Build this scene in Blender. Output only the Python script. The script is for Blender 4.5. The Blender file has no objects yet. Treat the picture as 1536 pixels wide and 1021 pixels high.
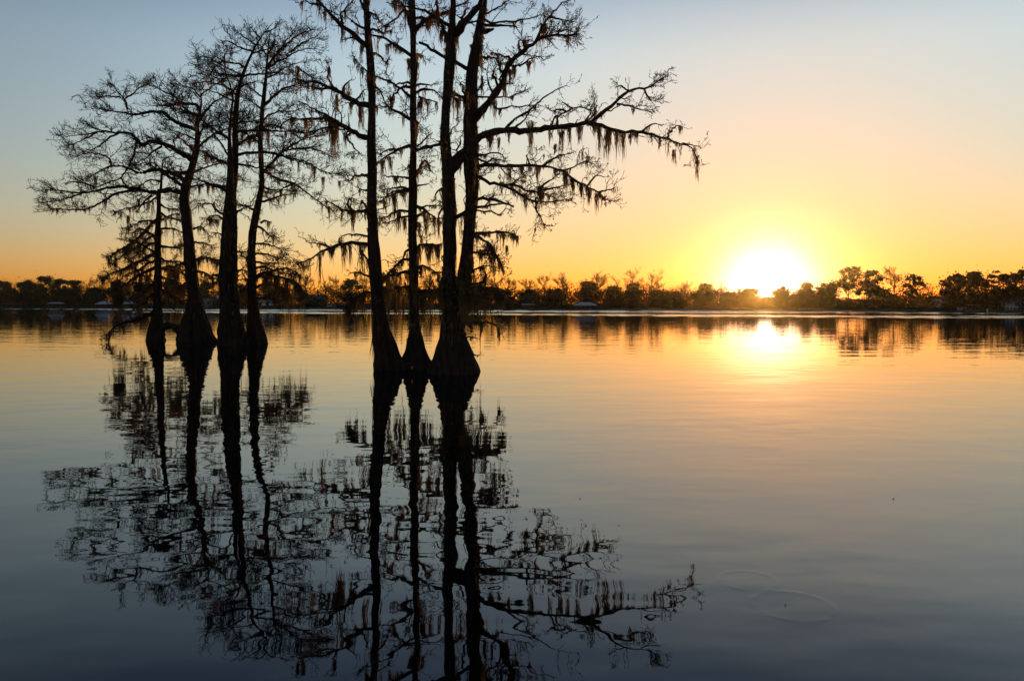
import bpy, math
import numpy as np
from mathutils import Vector

# ---------------------------------------------------------------- camera
SC = bpy.context.scene
COL = SC.collection
PITCH = math.radians(2.61)
FPX = 1536 * 28 / 36                     # focal length in pixels of the 1536 px wide photograph
CAMH = 2.0
cd = bpy.data.cameras.new('camera')
cam = bpy.data.objects.new('camera', cd)
COL.objects.link(cam)
cd.lens, cd.sensor_width = 28, 36
cd.clip_start, cd.clip_end = 0.1, 8000
cam.location = (0, 0, CAMH)
cam.rotation_euler = (math.radians(90) - PITCH, 0, 0)
SC.camera = cam
SC.view_settings.view_transform = 'Standard'
SC.view_settings.look = 'None'
SC.view_settings.exposure = 1.15
SC.view_settings.gamma = 1

# ---------------------------------------------------------------- sky and sun
SUN_EL, SUN_AZ = math.radians(0.9), math.radians(17.8)
SUN_DIR = Vector((math.sin(SUN_AZ) * math.cos(SUN_EL), math.cos(SUN_AZ) * math.cos(SUN_EL), math.sin(SUN_EL)))


class Nodes:
    def __init__(s, tree):
        s.t = tree

    def n(s, kind, **kw):
        nd = s.t.nodes.new(kind)
        for k, v in kw.items():
            setattr(nd, k, v)
        return nd

    def put(s, sock, v):
        if isinstance(v, bpy.types.NodeSocket):
            s.t.links.new(v, sock)
        elif v is not None:
            sock.default_value = v

    def math(s, op, a, b=None, c=None, clamp=False):
        nd = s.n('ShaderNodeMath', operation=op, use_clamp=clamp)
        for i, v in enumerate((a, b, c)):
            s.put(nd.inputs[i], v)
        return nd.outputs[0]

    def vmath(s, op, a, b=None, scale=None):
        nd = s.n('ShaderNodeVectorMath', operation=op)
        s.put(nd.inputs[0], a)
        if b is not None:
            s.put(nd.inputs[1], b)
        if scale is not None:
            s.put(nd.inputs['Scale'], scale)
        return nd.outputs['Value'] if op in ('DOT_PRODUCT', 'LENGTH', 'DISTANCE') else nd.outputs[0]

    def smooth(s, v, lo, hi, a=0.0, b=1.0):
        nd = s.n('ShaderNodeMapRange', interpolation_type='SMOOTHSTEP')
        for k, x in zip(('Value', 'From Min', 'From Max', 'To Min', 'To Max'), (v, lo, hi, a, b)):
            s.put(nd.inputs[k], x)
        return nd.outputs[0]

    def noise(s, vec, scale, detail=2.0, rough=0.5):
        nd = s.n('ShaderNodeTexNoise')
        s.put(nd.inputs['Vector'], vec)
        nd.inputs['Scale'].default_value = scale
        nd.inputs['Detail'].default_value = detail
        nd.inputs['Roughness'].default_value = rough
        return nd.outputs[0]


world = bpy.data.worlds.new('World')
SC.world = world
world.use_nodes = True
W = Nodes(world.node_tree)
bg = world.node_tree.nodes['Background']
sky = W.n('ShaderNodeTexSky', sky_type='NISHITA', sun_disc=False)
sky.sun_elevation, sky.sun_rotation = SUN_EL, SUN_AZ
sky.air_density, sky.dust_density, sky.ozone_density = 1.0, 0.3, 2.0
gen = W.n('ShaderNodeTexCoord').outputs['Generated']
gdir = W.vmath('NORMALIZE', gen)
cosang = W.vmath('DOT_PRODUCT', gdir, tuple(SUN_DIR))
ang = W.math('ARCCOSINE', W.math('MINIMUM', cosang, 1.0))          # radians from the sun


def aureole(sig, p=2.0):
    return W.math('EXPONENT', W.math('MULTIPLY', W.math('POWER', W.math('DIVIDE', ang, sig), p), -1.0))


# the physical sky, warmer low down, brighter towards the sun, rolled off softly where the film would clip
selev = W.n('ShaderNodeSeparateXYZ')
W.put(selev.inputs[0], gdir)
low = W.math('EXPONENT', W.math('DIVIDE', W.math('MAXIMUM', selev.outputs[2], 0.0), -0.106))
tint = W.vmath('ADD', W.vmath('SCALE', (0.76, 0.55, 0.80), scale=low),
               W.vmath('SCALE', (1.46, 1.28, 1.17), scale=W.math('SUBTRACT', 1.0, low)))
gain = W.math('ADD', W.math('MULTIPLY', aureole(0.516), 1.50), 0.363)
# towards the sun the light has come through more dust: redder close in, less blue further out
near = W.vmath('ADD', (1.0, 1.0, 1.0), W.vmath('ADD', W.vmath('SCALE', (0.12, 0.06, 0.05), scale=aureole(0.20)),
                                               W.vmath('SCALE', (-0.01, 0.055, -0.105), scale=aureole(0.62))))
lit = W.vmath('SCALE', W.vmath('MULTIPLY', W.vmath('MULTIPLY', sky.outputs[0], tint), near), scale=gain)
lum = W.vmath('DOT_PRODUCT', W.vmath('SCALE', W.vmath('MULTIPLY', sky.outputs[0], tint), scale=gain), (0.2126, 0.7152, 0.0722))
roll = W.math('INVERSE_SQRT', W.math('ADD', W.math('POWER', W.math('DIVIDE', lum, 0.724), 2.0), 1.0))
core = W.vmath('SCALE', (1.0, 0.95, 0.80), scale=W.math('MULTIPLY', aureole(0.038, 1.55), 3.4))
halo = W.vmath('SCALE', (0.5, 0.6, 1.0), scale=W.math('MULTIPLY', aureole(0.17, 1.6), 0.10))
tot = W.vmath('ADD', W.vmath('SCALE', lit, scale=roll), W.vmath('ADD', core, halo))
high = W.smooth(selev.outputs[2], 0.27, 0.44)                     # deeper and bluer overhead
tot = W.vmath('MULTIPLY', tot, W.vmath('ADD', (1.0, 1.0, 1.0), W.vmath('SCALE', (-0.60, -0.55, -0.42), scale=high)))
tot = W.vmath('SCALE', tot, scale=1.0 / (0.15 * 2 ** SC.view_settings.exposure))
W.put(bg.inputs[0], tot)
bg.inputs[1].default_value = 0.15

sl = bpy.data.lights.new('sun', 'SUN')
sl.energy, sl.angle, sl.color = 2.0, math.radians(0.5), (1.0, 0.44, 0.07)
sun = bpy.data.objects.new('sun', sl)
COL.objects.link(sun)
sun.rotation_euler = (-SUN_DIR).to_track_quat('-Z', 'Y').to_euler()
sun.location = (60, 200, 60)

# ---------------------------------------------------------------- helpers
RNG = np.random.default_rng(7)
UP = np.array([0.0, 0.0, 1.0])
CP, SP = math.cos(PITCH), math.sin(PITCH)


def at(x, y, d):
    """world point seen at photograph pixel (x, y) standing at forward distance d"""
    cx, cy = (x - 768) / FPX, (510.5 - y) / FPX
    v = np.array([cx, CP + cy * SP, -SP + cy * CP])
    v = v * (d / v[1])
    return np.array([v[0], v[1], v[2] + CAMH])


def nrm(v):
    return v / np.maximum(np.linalg.norm(v, axis=-1, keepdims=True), 1e-9)


class MB:
    """collects tubes, cards and boxes and links them as ONE mesh object"""

    def __init__(s):
        s.v, s.q, s.t, s.k = [], [], [], 0

    def add(s, v, q=None, t=None):
        v = np.asarray(v, float).reshape(-1, 3)
        if q is not None and len(q):
            s.q.append(np.asarray(q, np.int64) + s.k)
        if t is not None and len(t):
            s.t.append(np.asarray(t, np.int64) + s.k)
        s.v.append(v)
        s.k += len(v)

    def tubes(s, P, R, sides=3):
        N, K, _ = P.shape
        T = nrm(np.gradient(P, axis=1))
        ref = np.where(np.abs(T[:, :1, 2:3]) > 0.8, np.array([1.0, 0, 0]), UP)
        A = nrm(np.cross(T, np.broadcast_to(ref, T.shape)))
        B = np.cross(T, A)
        th = np.arange(sides) * 2 * np.pi / sides
        V = P[:, :, None] + R[:, :, None, None] * (np.cos(th)[:, None] * A[:, :, None] + np.sin(th)[:, None] * B[:, :, None])
        n, k, j = np.meshgrid(np.arange(N), np.arange(K - 1), np.arange(sides), indexing='ij')
        j2 = (j + 1) % sides
        b = (n * K + k) * sides
        s.add(V, np.stack([b + j, b + j2, b + sides + j2, b + sides + j], -1).reshape(-1, 4))

    def tube(s, pts, rad, sides=8):
        s.tubes(np.asarray(pts, float)[None], np.asarray(rad, float)[None], sides)

    def cards(s, C, size, rng, flat=0.0):
        """small leaf-sized quads with random facing"""
        n = len(C)
        a = nrm(rng.normal(size=(n, 3)) * np.array([1, 1, 1 - flat]))
        b = nrm(np.cross(a, rng.normal(size=(n, 3))))
        sz = np.broadcast_to(size, (n,))[:, None] * rng.uniform(0.6, 1.3, (n, 1))
        a, b = a * sz, b * sz * rng.uniform(0.5, 1.0, (n, 1))
        bend = np.cross(a, b) / np.maximum(sz, 1e-6) * rng.uniform(-.35, .35, (n, 1))
        V = np.stack([C - a, C - b + bend, C + a, C + b + bend], 1)
        s.add(V, np.arange(4 * n).reshape(-1, 4))

    def box(s, c, half, rot=0.0):
        c, half = np.array(c, float), np.array(half, float)
        v = np.array([[x, y, z] for x in (-1, 1) for y in (-1, 1) for z in (-1, 1)], float) * half
        co, si = math.cos(rot), math.sin(rot)
        v = np.stack([v[:, 0] * co - v[:, 1] * si, v[:, 0] * si + v[:, 1] * co, v[:, 2]], 1) + c
        s.add(v, [(0, 1, 3, 2), (4, 6, 7, 5), (0, 4, 5, 1), (2, 3, 7, 6), (0, 2, 6, 4), (1, 5, 7, 3)])

    def prism(s, poly, off, thick):
        """polygon of 3-D points extruded along vector off*thick"""
        p = np.array(poly, float)
        n = len(p)
        o = np.array(off, float) * thick
        v = np.concatenate([p - o / 2, p + o / 2])
        q = [(i, (i + 1) % n, n + (i + 1) % n, n + i) for i in range(n)]
        t = [(0, i + 1, i) for i in range(1, n - 1)] + [(n, n + i, n + i + 1) for i in range(1, n - 1)]
        s.add(v, q, t)

    def build(s, name, mat, parent=None, smooth=False):
        me = bpy.data.meshes.new(name)
        V = np.concatenate(s.v) if s.v else np.zeros((0, 3))
        Q = np.concatenate(s.q) if s.q else np.zeros((0, 4), np.int64)
        T = np.concatenate(s.t) if s.t else np.zeros((0, 3), np.int64)
        if parent is not None:
            V = V - np.array(parent['_org'])
        me.vertices.add(len(V))
        me.vertices.foreach_set('co', V.ravel())
        me.loops.add(Q.size + T.size)
        me.loops.foreach_set('vertex_index', np.concatenate([Q.ravel(), T.ravel()]).astype(np.int32))
        me.polygons.add(len(Q) + len(T))
        me.polygons.foreach_set('loop_start', np.concatenate([np.arange(len(Q)) * 4, Q.size + np.arange(len(T)) * 3]).astype(np.int32))
        me.polygons.foreach_set('loop_total', np.concatenate([np.full(len(Q), 4), np.full(len(T), 3)]).astype(np.int32))
        if smooth:
            me.polygons.foreach_set('use_smooth', np.ones(len(Q) + len(T), bool))
        me.update(calc_edges=True)
        me.validate()
        me.materials.append(mat)
        o = bpy.data.objects.new(name, me)
        COL.objects.link(o)
        if parent is not None:
            o.parent = parent
            o['_org'] = parent['_org']
        return o


def thing(name, label, cat, loc, group=None):
    o = bpy.data.objects.new(name, None)
    COL.objects.link(o)
    o.empty_display_size = 0.3
    o.location = [float(c) for c in loc]
    o['_org'] = [float(c) for c in loc]
    o['label'], o['category'] = label, cat
    if group:
        o['group'] = group
    return o


def tag(o, label, cat, group=None):
    o['label'], o['category'] = label, cat
    if group:
        o['group'] = group
    return o


def kind(o, k):
    o['kind'] = k
    return o


# ---------------------------------------------------------------- materials
def new_mat(name):
    m = bpy.data.materials.new(name)
    m.use_nodes = True
    n = Nodes(m.node_tree)
    return m, n, m.node_tree.nodes['Principled BSDF']


def mixrgb(n, f, a, b):
    nd = n.n('ShaderNodeMix', data_type='RGBA')
    n.put(nd.inputs[0], f)
    n.put(nd.inputs[6], a)
    n.put(nd.inputs[7], b)
    return nd.outputs[2]


def rough_mat(name, c1, c2, scale, rough=0.9, bump=0.0, stretch=(1, 1, 1)):
    m, n, p = new_mat(name)
    pos = n.n('ShaderNodeNewGeometry').outputs['Position']
    v = n.vmath('MULTIPLY', pos, stretch)
    f = n.noise(v, scale, 4, 0.6)
    n.put(p.inputs['Base Color'], mixrgb(n, n.smooth(f, 0.35, 0.65), (*c1, 1), (*c2, 1)))
    p.inputs['Roughness'].default_value = rough
    p.inputs['Specular IOR Level'].default_value = 0.25
    if bump:
        b = n.n('ShaderNodeBump')
        b.inputs['Distance'].default_value = bump
        n.put(b.inputs['Height'], f)
        n.put(p.inputs['Normal'], b.outputs[0])
    return m


def leaf_mat(name, c1, c2, scale, trans=0.5):
    """thin leaves or moss: half the light is let through"""
    m, n, p = new_mat(name)
    out = m.node_tree.nodes['Material Output']
    m.node_tree.nodes.remove(p)
    pos = n.n('ShaderNodeNewGeometry').outputs['Position']
    c = mixrgb(n, n.smooth(n.noise(pos, scale, 3), 0.35, 0.65), (*c1, 1), (*c2, 1))
    d, t, x = n.n('ShaderNodeBsdfDiffuse'), n.n('ShaderNodeBsdfTranslucent'), n.n('ShaderNodeMixShader')
    n.put(d.inputs[0], c)
    n.put(t.inputs[0], c)
    x.inputs[0].default_value = trans
    n.put(x.inputs[1], d.outputs[0])
    n.put(x.inputs[2], t.outputs[0])
    n.put(out.inputs[0], x.outputs[0])
    return m


M = {}
M['bark'] = rough_mat('cypress_bark', (.018, .013, .009), (.042, .031, .023), 9, .95, .035, (1, 1, .16))
M['twig'] = rough_mat('cypress_twig', (.030, .022, .017), (.055, .042, .032), 5)
M['moss'] = leaf_mat('spanish_moss', (.36, .275, .14), (.52, .41, .24), 2.5, .72)
M['far_bark'] = rough_mat('shore_bark', (.05, .04, .03), (.09, .07, .05), 1.5)
M['far_twig'] = leaf_mat('shore_twigs', (.10, .07, .04), (.15, .10, .06), 0.7, .35)
M['leaf'] = leaf_mat('oak_leaves', (.028, .036, .015), (.060, .064, .024), 0.45, .24)
M['needle'] = leaf_mat('pine_needles', (.04, .045, .02), (.08, .075, .03), 0.5, .40)
M['ground'] = rough_mat('lawn', (.035, .045, .018), (.075, .07, .035), .35)
M['roof'] = rough_mat('metal_roof', (.42, .45, .52), (.52, .55, .62), 1.2, .45)
M['blue_roof'] = rough_mat('blue_roof', (.16, .20, .28), (.22, .26, .34), 1.2, .5)
M['wall'] = rough_mat('painted_boards', (.22, .22, .23), (.30, .30, .31), 2.0, .7)
M['dark_wall'] = rough_mat('stained_boards', (.05, .035, .03), (.08, .06, .05), 2.0, .8)
M['white'] = rough_mat('white_paint', (.70, .71, .74), (.80, .81, .84), 2.0, .5)
M['wood'] = rough_mat('weathered_planks', (.09, .075, .06), (.16, .14, .12), 3.0, .9)
M['glass'] = rough_mat('dark_glass', (.02, .025, .03), (.03, .035, .04), 1.0, .08)
M['rubber'] = rough_mat('tyre_rubber', (.02, .02, .02), (.03, .03, .03), 4.0, .8)
M['yellow_leaf'] = leaf_mat('yellow_leaf', (.65, .34, .05), (.75, .45, .08), 6, .6)


def water_mat():
    m, n, p = new_mat('lake_water')
    pos = n.n('ShaderNodeNewGeometry').outputs['Position']
    p.inputs['Base Color'].default_value = (.002, .003, .004, 1)
    p.inputs['IOR'].default_value = 1.55
    p.inputs['Specular Tint'].default_value = (1.0, .97, .80, 1)
    # wind lanes: straight bands lying along the far shore where fine ripples roughen the lake
    wob = n.noise(n.vmath('MULTIPLY', pos, (.02, .02, 0)), 1.0, 2)
    s = n.vmath('DOT_PRODUCT', pos, (8.6 / 2390, 16.5 / 2390, 0))
    s = n.math('ADD', s, n.math('MULTIPLY', n.math('SUBTRACT', wob, 0.5), 0.10))
    sep = n.n('ShaderNodeSeparateXYZ')
    n.put(sep.inputs[0], pos)
    far = n.smooth(s, 1.40, 1.46)
    lane = n.math('MULTIPLY', n.smooth(s, 1.0, 1.03), n.smooth(s, 1.18, 1.22, 1, 0))
    lane = n.math('MULTIPLY', lane, n.smooth(sep.outputs[0], -120, -60))
    east = n.math('MULTIPLY', n.smooth(s, 1.0, 1.03), n.smooth(sep.outputs[0], 78, 112))
    band = n.math('MAXIMUM', n.math('MAXIMUM', far, lane), east)
    n.put(p.inputs['Roughness'], n.math('ADD', n.math('MULTIPLY', band, 0.05), 0.012))
    # swell, ripples and fine wrinkles: crests run across the view
    h1 = n.noise(n.vmath('MULTIPLY', pos, (.42, .62, 1)), 1.0, 1.5, .45)
    h2 = n.noise(n.vmath('MULTIPLY', pos, (1.25, 2.0, 1)), 1.0, 1.5, .45)
    h3 = n.noise(n.vmath('MULTIPLY', pos, (3.0, 5.6, 1)), 1.0, 1.0, .4)
    calm = n.smooth(n.noise(n.vmath('MULTIPLY', pos, (.10, .22, 1)), 1.0, 2), .35, .65, .45, 1.15)
    near = n.smooth(sep.outputs[1], 5.0, 14.0, 0.25, 1.0)
    h = n.math('MULTIPLY', h1, 0.0125)
    h = n.math('ADD', h, n.math('MULTIPLY', n.math('MULTIPLY', h2, calm), 0.0050))
    h = n.math('ADD', h, n.math('MULTIPLY', n.math('MULTIPLY', n.math('MULTIPLY', h3, calm), near), 0.0010))
    # two rings left by drops or small fish
    for (cx, cy, r, a) in RINGS:
        off = n.vmath('SUBTRACT', n.vmath('MULTIPLY', pos, (1, 1, 0)), (cx, cy, 0))
        d = n.vmath('LENGTH', off)
        part = n.smooth(n.noise(n.vmath('NORMALIZE', off), 1.3, 1), .35, .62, .15, 1.0)      # broken arcs
        d = n.math('ADD', d, n.math('MULTIPLY', n.noise(pos, 1.5, 1), .05))
        for k, (rr, w, amp) in enumerate(((r, .020, 1.0), (r * .91, .018, .6), (r * .80, .020, .3))):
            g = n.math('EXPONENT', n.math('MULTIPLY', n.math('POWER', n.math('DIVIDE', n.math('SUBTRACT', d, rr + .025), w), 2.0), -1.0))
            h = n.math('ADD', h, n.math('MULTIPLY', n.math('MULTIPLY', g, part), a * amp))
    b = n.n('ShaderNodeBump')
    b.inputs['Distance'].default_value = 1.0
    n.put(b.inputs['Height'], h)
    n.put(p.inputs['Normal'], b.outputs[0])
    return m


def on_water(x, y):
    d = CAMH / ((y - 510.5) / FPX * CP + SP) * (CP - (y - 510.5) / FPX * SP)
    return at(x, y, d)


c1, c2 = on_water(1190, 908), on_water(1122, 870)
RINGS = [(c1[0], c1[1], 62 / FPX * c1[1], .0004), (c2[0], c2[1], 44 / FPX * c2[1], .00035)]

# ---------------------------------------------------------------- water and land
WX0, WX1, WY0, WY1 = -560, 420, -60, 560
mb = MB()
gx, gy = np.linspace(WX0, WX1, 41), np.linspace(WY0, WY1, 41)
GX, GY = np.meshgrid(gx, gy, indexing='ij')
i, j = np.meshgrid(np.arange(40), np.arange(40), indexing='ij')
b0 = i * 41 + j
mb.add(np.stack([GX, GY, 0 * GX], -1), np.stack([b0, b0 + 41, b0 + 42, b0 + 1], -1).reshape(-1, 4))
kind(mb.build('water', water_mat()), 'structure')

SHX = np.array([-400, 0, 250, 500, 768, 1000, 1150, 1300, 1400, 1536, 1760.])
SHY = np.array([461.6, 462.8, 463.3, 464.0, 464.9, 465.5, 465.9, 467.0, 467.9, 469.2, 471.6])


def shore(x):
    y = np.interp(x, SHX, SHY)
    return on_water(x, y)[1]


def wind_ripples():
    """lanes of real wind waves, a few centimetres high, lying along the far shore"""
    rng = np.random.default_rng(3)
    xs, nr = np.arange(-80, 1640, 4.0), 480
    G = np.zeros((len(xs), nr, 3))
    for i, x in enumerate(xs):
        y0, y1 = on_water(x, 467 + .0072 * x)[1], shore(x) + .4
        Y = np.linspace(y0, y1, nr)
        G[i, :, 0], G[i, :, 1] = (x - 768) / FPX * Y, Y
    X, Y = G[..., 0], G[..., 1]
    st = lambda v, a, b: np.clip((v - a) / (b - a), 0, 1)
    s = (8.6 * X + 16.5 * Y) / 2390 + .02 * np.sin(X * .045) + .012 * np.sin(X * .13 + 1)
    mask = np.maximum(st(s, 1.40, 1.45), np.maximum(st(s, 1.0, 1.02) * st(-s, -1.21, -1.17) * st(X, -115, -70), st(s, 1.0, 1.02) * st(X, 82, 112)))
    w = 0 * X
    for lam, ang, amp in ((2.3, .06, .016), (1.7, -.11, .012), (3.3, .02, .016), (1.35, .16, .007)):
        k = 2 * np.pi / lam
        w += amp * np.sin(k * (Y * math.cos(ang) + X * math.sin(ang)) + 1.2 * np.sin(X * .11 + lam) + .9 * np.sin(Y * .07 + X * .05) + rng.uniform(0, 6))
    gust = .72 + .28 * np.sin(X * .06 + 1.3 * np.sin(Y * .05)) * np.sin(Y * .11 + X * .02)
    G[..., 2] = .004 + mask * gust * (.022 + w) * np.where(s > 1.3, 2.7, np.where(X > 80, 2.0, 1.35)) * np.where(X < -60, 1.35, 1.0)
    i, j = np.meshgrid(np.arange(len(xs) - 1), np.arange(nr - 1), indexing='ij')
    b = i * nr + j
    q = np.stack([b, b + nr, b + nr + 1, b + 1], -1).reshape(-1, 4)
    mk = np.maximum.reduce([mask[:-1, :-1], mask[1:, :-1], mask[:-1, 1:], mask[1:, 1:]]).reshape(-1)
    m = MB()
    m.add(G, q[mk > 0])
    o = m.build('wind_ripples', bpy.data.materials['lake_water'], None, True)
    kind(o, 'structure')


def shore_pt(x, back=0.0):
    """point on the far bank: back metres behind the waterline seen at photograph column x"""
    d = shore(x) + back
    return np.array([(x - 768) / FPX * d * 1.0, d, 0.0])


wind_ripples()


def ground_z(back):
    return float(np.interp(back, [-2, 0, .6, 8, 30, 120], [-.6, 0, .35, .8, 1.5, 2.4]))


mb = MB()
cols = np.concatenate([[-420], np.linspace(-380, 1900, 115)])
backs = [-2, 0, .6, 3, 8, 16, 30, 60, 120]
V = []
for x in cols:
    for bk in backs:
        p = shore_pt(x, bk)
        p[2] = ground_z(bk) + (RNG.normal() * .05 if bk > 1 else 0)
        p[1] = min(p[1], 552)
        V.append(p)
nb = len(backs)
q = [(a * nb + b, (a + 1) * nb + b, (a + 1) * nb + b + 1, a * nb + b + 1) for a in range(len(cols) - 1) for b in range(nb - 1)]
mb.add(V, q)
kind(mb.build('ground', M['ground'], None, True), 'structure')

# ---------------------------------------------------------------- cypress trees, traced limb by limb
REG = {'A': (40, 20, 3.403), 'B': (280, 20, 3.403), 'C': (140, 280, 3.928), 'D': (440, 0, 3.403),
       'E': (640, 0, 3.927), 'F': (690, 90, 3.781), 'G': (460, 280, 3.403)}


def px(r, u, v):
    x0, y0, s = REG[r]
    return x0 + u / s, y0 + v / s


def smooth_path(P, n):
    """Catmull-Rom through P, resampled to n points"""
    P = np.asarray(P, float)
    Q = np.concatenate([[2 * P[0] - P[1]], P, [2 * P[-1] - P[-2]]])
    out = []
    for i in range(1, len(Q) - 2):
        t = np.linspace(0, 1, 10, endpoint=False)[:, None]
        a, b, c, d = Q[i - 1], Q[i], Q[i + 1], Q[i + 2]
        out.append(.5 * (2 * b + (c - a) * t + (2 * a - 5 * b + 4 * c - d) * t ** 2 + (3 * b - a - 3 * c + d) * t ** 3))
    out = np.concatenate(out + [P[-1:]])
    L = np.concatenate([[0], np.cumsum(np.linalg.norm(np.diff(out[:, :3], axis=0), axis=1))])
    g = np.linspace(0, L[-1], n)
    return np.stack([np.interp(g, L, out[:, k]) for k in range(out.shape[1])], 1), L[-1]


def sample(P, R, which, t):
    """points, tangents and radii on batch polylines P at parameters t"""
    K = P.shape[1]
    f = np.clip(t, 0, .999) * (K - 1)
    i = f.astype(int)
    w = (f - i)[:, None]
    a, b = P[which, i], P[which, i + 1]
    return a * (1 - w) + b * w, nrm(b - a), R[which, i] * (1 - w[:, 0]) + R[which, i + 1] * w[:, 0]


def sprout(P, R, spacing, length, rng, K=5, t0=.1, along=.7, side=.75, up=.2, flat=.55, rmin=.004, rfac=.5, jit=.10, bend=.35, taper=.55):
    """side shoots along every polyline of a batch"""
    L = np.linalg.norm(np.diff(P, axis=1), axis=2).sum(1)
    n = np.maximum(1, rng.poisson(L / spacing * (1 - t0)))
    which = np.repeat(np.arange(len(P)), n)
    t = t0 + (1 - t0) * rng.random(len(which)) ** .85
    p, T, r = sample(P, R, which, t)
    sd = rng.normal(size=(len(which), 3)) * np.array([1, 1, flat])
    sd = nrm(sd - T * (sd * T).sum(1, keepdims=True))
    D = nrm(T * along + sd * side + UP * up * rng.uniform(.2, 1.6, (len(which), 1)))
    ln = length * rng.uniform(.45, 1.35, len(which)) * (1 - taper * t)
    ln = np.minimum(ln, .75 * L[which])
    g = np.linspace(0, 1, K)
    bd = rng.normal(size=(len(which), 3)) * bend + UP * .10
    Q = p[:, None] + ln[:, None, None] * (D[:, None] * g[:, None] + bd[:, None] * (g ** 2)[:, None] * .5)
    Q[:, 1:] += rng.normal(size=(len(which), K - 1, 3)) * (ln * jit)[:, None, None] * .6
    r0 = np.clip(r * rfac, rmin, None)
    return Q, r0[:, None] * (1 - g) + rmin * g


def moss_strands(mb, C, half, length, n, rng, dirv=None):
    """one curtain of hanging strands per centre: half width along the limb, longest in the middle"""
    N = len(C)
    if N == 0:
        return
    which = np.repeat(np.arange(N), n)
    m = len(which)
    u = rng.normal(size=m) * .5
    if dirv is None:
        dirv = nrm(rng.normal(size=(N, 3)) * np.array([1, 1, 0]))
    p = C[which] + dirv[which] * (u * half[which])[:, None] + rng.normal(size=(m, 3)) * np.array([.025, .04, .012])
    ln = length[which] * np.exp(-(u * 1.3) ** 2) * np.where(rng.random(m) < .06, rng.uniform(1.0, 1.5, m), rng.uniform(.25, 1.15, m) ** .75)
    K = 5
    g = np.linspace(0, 1, K)
    drift = rng.normal(size=(m, 3)) * np.array([.07, .07, 0])
    pull = (C[which] - p) * np.array([.45, .45, 0])
    Q = p[:, None] + pull[:, None] * (g ** 1.3)[:, None] + drift[:, None] * (ln[:, None] * g)[..., None]
    Q[:, :, 2] -= ln[:, None] * g
    Q[:, 1:] += rng.normal(size=(m, K - 1, 3)) * np.array([.012, .012, .004])
    R = rng.uniform(.005, .0125, m)[:, None] * np.array([.55, 1.0, .95, .65, .12])
    mb.tubes(Q, R, 3)


def trunk_mesh(spec, d, seed, flutes=9, depth_off=0.0, top_ext=0.0, base=True):
    """trunk through traced centre points and widths; swollen fluted foot standing in the water"""
    rng = np.random.default_rng(seed)
    rows = []
    for r, u, v, w in spec:
        x, y = px(r, u, v)
        p = at(x, y, d + depth_off)
        rows.append([*p, w / REG[r][2] / 2 * d / FPX])
    rows = np.array(rows)
    if base:
        b = rows[0].copy()
        b[2] = -.9
        b[3] *= 1.18
        rows[0, 2] = min(rows[0, 2], .02)
        rows = np.concatenate([[b], rows])
    if top_ext > 0:
        t = rows[-1] - rows[-4]
        t = t / np.linalg.norm(t[:3])
        for k in (.35, .7, 1.0):
            e = rows[-1].copy() if k == .35 else e0.copy()
            e0 = rows[-1].copy() if k == .35 else e0
            e = e0.copy()
            e[:3] = e0[:3] + t[:3] * top_ext * k + np.array([rng.normal() * .15, rng.normal() * .15, 0])
            e[3] = e0[3] * (1 - k * .8)
            rows = np.concatenate([rows, [e]])
    n = 110
    P, L = smooth_path(rows, n)
    c, rad = P[:, :3], np.maximum(P[:, 3], .006)
    S = 44
    th = np.arange(S) * 2 * np.pi / S
    z = c[:, 2]
    foot = np.clip(1 - z / 2.6, 0, 1) ** 1.2 if base else np.zeros(n)
    ph = rng.uniform(0, 6.28, 6)
    rr = np.ones((n, S))
    rr += foot[:, None] * (.13 * np.cos(flutes * th + ph[0] + .35 * np.sin(2.2 * z)[:, None]) + .08 * np.cos((flutes + 4) * th + ph[1] + .5 * z[:, None]) + .10 * np.cos(3 * th + ph[2] + .5 * z[:, None]) + .07 * np.cos(5 * th + ph[3] + 1.4 * z[:, None]) + .03 * np.sin(9 * z[:, None] + 2 * th))
    for k, (a, fz, m) in enumerate(((.05, 2.2, 2), (.04, 4.5, 3), (.035, 7.0, 5), (.03, 1.1, 7))):
        rr += a * np.sin(fz * z[:, None] + m * th + ph[k % 6] * (k + 1))
    rr += rng.normal(size=(n, S)) * .018
    V = c[:, None] + (rad[:, None] * rr)[..., None] * np.stack([np.cos(th), np.sin(th), 0 * th], 1)
    k, j = np.meshgrid(np.arange(n - 1), np.arange(S), indexing='ij')
    q = np.stack([k * S + j, k * S + (j + 1) % S, (k + 1) * S + (j + 1) % S, (k + 1) * S + j], -1).reshape(-1, 4)
    m = MB()
    m.add(V, q)
    m.add(c[-1] + UP * rad[-1] * 1.5, None, None)
    m.t.append(np.array([((n - 1) * S + jj, (n - 1) * S + (jj + 1) % S, n * S) for jj in range(S)]))
    return m, c, rad


class Style:
    def __init__(s, **k):
        s.__dict__.update(k)


BACK = Style(s1=.20, l1=1.35, s2=.15, l2=.62, s3=.20, l3=.28, up=.24, flat=.30, rt=.0085, bud=0.25)
FRONT = Style(s1=.24, l1=.85, s2=.12, l2=.34, s3=.12, l3=.13, up=.18, flat=.7, rt=.0052, bud=.9)
LOW = Style(s1=.17, l1=1.15, s2=.15, l2=.55, s3=.22, l3=.25, up=-.05, flat=.6, rt=.008, bud=0.2)


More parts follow.
